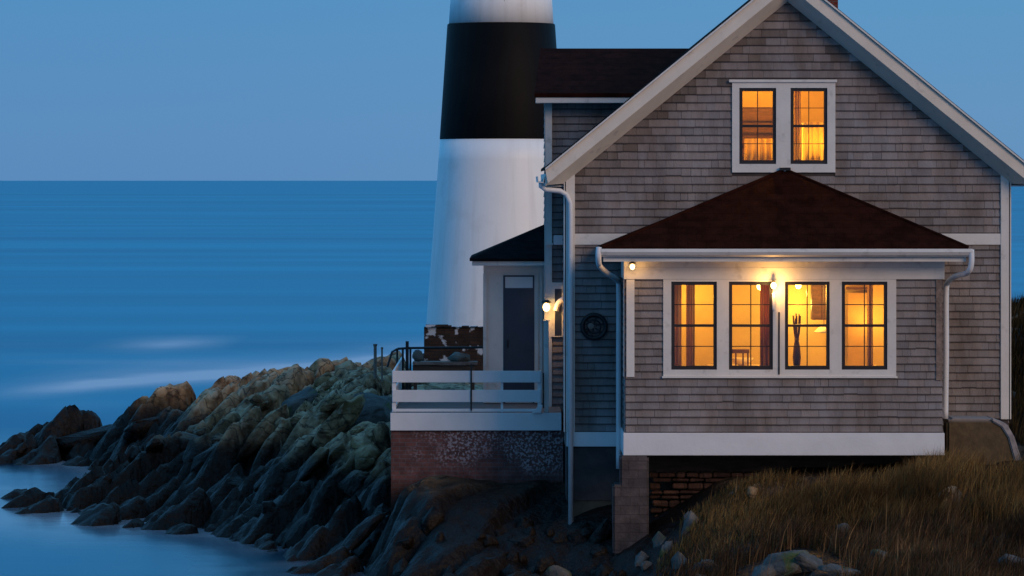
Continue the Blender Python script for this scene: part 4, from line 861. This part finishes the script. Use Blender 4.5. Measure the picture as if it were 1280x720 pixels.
# ------------------------------------------------------------------ grass
def blades(name, n, sampler, hmin, hmax, wid, cols, seed, lean=.35):
    g = np.random.default_rng(seed); x, y, hs_ = sampler(g, n); n = len(x)
    z = gh(x, y) - .03; h = (hmin + (hmax-hmin) * g.random(n)**1.4) * hs_; a = g.random(n) * 2*np.pi; ln = lean * h * g.random(n); az = g.normal(.4, 1.0, n)
    bx, by = np.cos(a)*wid*.5, np.sin(a)*wid*.5 * .6; tx, ty = np.cos(az)*ln, np.sin(az)*ln*.6
    V = np.stack([np.stack([x-bx, y-by, z], -1), np.stack([x+bx, y+by, z], -1), np.stack([x-bx*.8+tx*.35, y-by*.8+ty*.35, z+h*.55], -1), np.stack([x+bx*.8+tx*.35, y+by*.8+ty*.35, z+h*.55], -1),
                  np.stack([x+tx, y+ty, z+h], -1)], 1).astype(np.float32)
    me = bpy.data.meshes.new(name); me.vertices.add(n*5); me.vertices.foreach_set('co', V.ravel())
    i = np.arange(n, dtype=np.int32)[:, None]*5; L = np.concatenate([i, i+1, i+3, i+2, i+2, i+3, i+4], 1)
    me.loops.add(n*7); me.loops.foreach_set('vertex_index', L.ravel().astype(np.int32)); me.polygons.add(n*2)
    st = np.stack([np.arange(n)*7, np.arange(n)*7+4], -1).astype(np.int32); me.polygons.foreach_set('loop_start', st.ravel()); me.update(calc_edges=True)
    c = np.array(cols)[g.integers(0, len(cols), n)] * (g.random((n,1))*.7+.6); patch = fbm(x*.9, y*.9, 90, 4)[:, None]; c = c * .9 * (1 + patch*2.6).clip(.3, 1.8)
    at = me.color_attributes.new('tint', 'FLOAT_COLOR', 'POINT'); at.data.foreach_set('color', np.repeat(np.c_[c, np.ones(n)], 5, 0).astype(np.float32).ravel())
    return link(name, me, M['grass'])
def samp(D0, D1, pxf, hf):
    def f(g, n):
        D = g.uniform(D0, D1, n); px = g.uniform(820, 1420, n); x = X(px, D); ok = pxf(px, D, x, g); x, D, px = x[ok], D[ok], px[ok]
        cl = fbm(x*1.9, D*1.9, 70, 4) ; k = g.random(len(x)) < (.62 + cl*2.6).clip(.10, 1); x, D, px = x[k], D[k], px[k]
        return x, D, hf(px, D) * (1 + 2.0*fbm(x*1.5, D*1.5, 71, 4)).clip(.4, 1.8)
    return f
def keep_a(px, D, x, g):
    edge = 900 - (68.3 - D) * 14 + 22*np.sin(D*3); return (px > edge - g.random(len(px))*60) & ~((px > 1180) & (D > 68.6))
gr = blades('tall_dry_grass', 60000, samp(65.2, 68.25, keep_a, lambda px, D: np.clip(.62 + (px-930)/230, .5, 1.2) * np.clip(1.1 - .12*(D-66).clip(0,9), .7, 1)), .18, .44, .011, [(.24,.14,.048),(.175,.10,.036),(.12,.072,.027),(.09,.052,.022),(.27,.17,.06)], 1, .8)
tag(gr, 'golden tall dry grass growing along the bank below the bay', 'grass', kind='stuff')
def keep_b(px, D, x, g):
    r1 = ((px-985)/75)**2 + ((D-63)/1.2)**2 > 1; return (px > 812 + 30*np.sin(D*2) + (68-D)*3) & r1 & ~((px > 905) & (px < 1075) & (D < 62.6) & (g.random(len(px)) < .9))
gb = blades('brown_brush_grass', 95000, samp(57.5, 66.0, keep_b, lambda px, D: .9 + 0*px), .12, .42, .013, [(.075,.042,.024),(.05,.033,.016),(.11,.06,.03),(.035,.032,.012),(.16,.10,.05),(.06,.03,.02)], 2, .8)
tag(gb, 'dark brown rough brush grass covering the lower right bank', 'grass', kind='stuff')
def keep_c(px, D, x, g): return (x > 8.45) & (x < 13)
gc = blades('hillside_brush', 60000, lambda g, n: (lambda x, D: (x, D, np.ones(n)))(g.uniform(8.5, 17, n), g.uniform(66, 86, n)), .12, .38, .02, [(.05,.035,.015),(.035,.03,.012),(.08,.06,.03)], 3, .5)
tag(gc, 'brown brush on the slope beyond the right corner of the house', 'brush', kind='stuff')
gm2 = blades('moss_turf', 9000, lambda g, n: (lambda px, D: (X(px, D), D, np.ones(n)))(g.normal(385, 16, n), g.normal(84.6, .7, n)), .03, .10, .02, [(.06,.075,.02),(.05,.06,.02)], 4, .5)
tag(gm2, 'green turf tuft growing on the crest of the rocks', 'grass', kind='stuff')
gst = blades('dead_stems', 500, samp(60.5, 67.8, keep_a, lambda px, D: 1 + 0*px), .35, .75, .009, [(.34,.20,.09),(.20,.11,.05),(.10,.06,.03)], 9, .45)
tag(gst, 'sparse taller dead stems standing out of the grass bank', 'grass', kind='stuff')
scatter(16, (800, 900, 63.5, 68.2, .1, 2), .10, .24, 'grey stone half buried in the rough slope left of the grass bank', 'stones in the rough slope', 5, 'slate', 0)
rock(1268, 78.5, (.35,.4,.16), 'pale stone on the slope seen past the right corner of the house', 61, (0,5,0), 'slate', py=402)
rock(1262, 74.5, (.2,.3,.16), 'grey stone lower on the slope past the right house corner', 62, (0,5,0), 'slate', py=448)

# ------------------------------------------------------------------ light, sky, camera
W = bpy.data.worlds.new('World'); S.world = W; W.use_nodes = True; nt = W.node_tree; N = nt.nodes; L = nt.links
bg = N['Background']; sky = N.new('ShaderNodeTexSky'); sky.sky_type = 'NISHITA'; sky.sun_disc = False
SUN_EL, SUN_AZ = 22.0, 40.0     # sun behind the camera, to its right
sky.sun_elevation = R(4.0); sky.sun_rotation = R(180 - SUN_AZ); sky.air_density = 1.0; sky.dust_density = .6; sky.ozone_density = 3.0
ST = .12
tc = N.new('ShaderNodeTexCoord'); sp = N.new('ShaderNodeSeparateXYZ'); L.new(tc.outputs['Generated'], sp.inputs[0])
def ramp(src, stops, k=1/ST):
    r = N.new('ShaderNodeValToRGB'); e = r.color_ramp.elements
    while len(e) < len(stops): e.new(.5)
    mxv = max(max(c) for _, c in stops)
    for q, (p, c) in zip(e, stops): q.position = p; q.color = (*[v/mxv for v in c], 1)
    L.new(src, r.inputs[0]); m = N.new('ShaderNodeVectorMath'); m.operation = 'SCALE'; L.new(r.outputs[0], m.inputs[0]); m.inputs['Scale'].default_value = mxv*k; return m.outputs[0]
def mrange(src, a, b):
    r = N.new('ShaderNodeMapRange'); r.interpolation_type = 'SMOOTHSTEP'; r.inputs[1].default_value = a; r.inputs[2].default_value = b; L.new(src, r.inputs[0]); return r.outputs[0]
seaward = ramp(sp.outputs[2], [(0, (.108,.275,.530)), (.015, (.105,.282,.540)), (.045, (.085,.285,.555)), (.16, (.12,.47,.93)), (1, (.075,.30,.62))])
land_l = ramp(sp.outputs[2], [(0, (.07,.16,.28)), (.3, (.075,.25,.50)), (1, (.075,.30,.62))])
land_r = ramp(sp.outputs[2], [(0, (.36,.33,.36)), (.3, (.26,.33,.44)), (1, (.075,.30,.62))])
ml = N.new('ShaderNodeMix'); ml.data_type = 'RGBA'; L.new(mrange(sp.outputs[0], -.35, .75), ml.inputs[0]); L.new(land_l, ml.inputs[6]); L.new(land_r, ml.inputs[7]); landward = ml.outputs[2]
mw = N.new('ShaderNodeMix'); mw.data_type = 'RGBA'; L.new(mrange(sp.outputs[1], .15, -.7), mw.inputs[0]); L.new(seaward, mw.inputs[6]); L.new(landward, mw.inputs[7])
lift = N.new('ShaderNodeMix'); lift.data_type = 'RGBA'; lift.blend_type = 'MULTIPLY'; lift.inputs[0].default_value = 1      # a little brighter to the right
L.new(mw.outputs[2], lift.inputs[6]); L.new(ramp(mrange(sp.outputs[0], -.13, .13), [(0, (.95,.97,1)), (1, (1.2,1.08,1.02))], 1), lift.inputs[7])
mx = N.new('ShaderNodeMix'); mx.data_type = 'RGBA'; mx.inputs[0].default_value = .06       # the physical sky, under the dusk gradient
L.new(lift.outputs[2], mx.inputs[6]); L.new(sky.outputs[0], mx.inputs[7])
L.new(mx.outputs[2], bg.inputs[0]); bg.inputs[1].default_value = ST
sl = bpy.data.lights.new('sun', 'SUN'); sl.energy = 1.18; sl.angle = R(24); sl.color = (1, .68, .44)
so = bpy.data.objects.new('sun', sl); C.objects.link(so)
d = Vector((math.sin(R(SUN_AZ))*math.cos(R(SUN_EL)), -math.cos(R(SUN_AZ))*math.cos(R(SUN_EL)), math.sin(R(SUN_EL))))
so.rotation_euler = d.to_track_quat('Z', 'Y').to_euler(); so.location = (20, 30, 30)
cam = bpy.data.cameras.new('camera'); co = bpy.data.objects.new('camera', cam); C.objects.link(co)
co.location = (0, 0, H); co.rotation_euler = (R(90), 0, 0); cam.sensor_width = 36; cam.lens = 36*F/1280
cam.shift_y = -(360-225)/1280; cam.clip_start = 1; cam.clip_end = 100000
S.camera = co
vs = S.view_settings; vs.view_transform = 'Standard'; vs.look = 'None'; vs.gamma = 1; vs.exposure = 0; vs.use_curve_mapping = False
S.cycles.use_denoising = True; S.cycles.max_bounces = 8; S.cycles.sample_clamp_indirect = 4
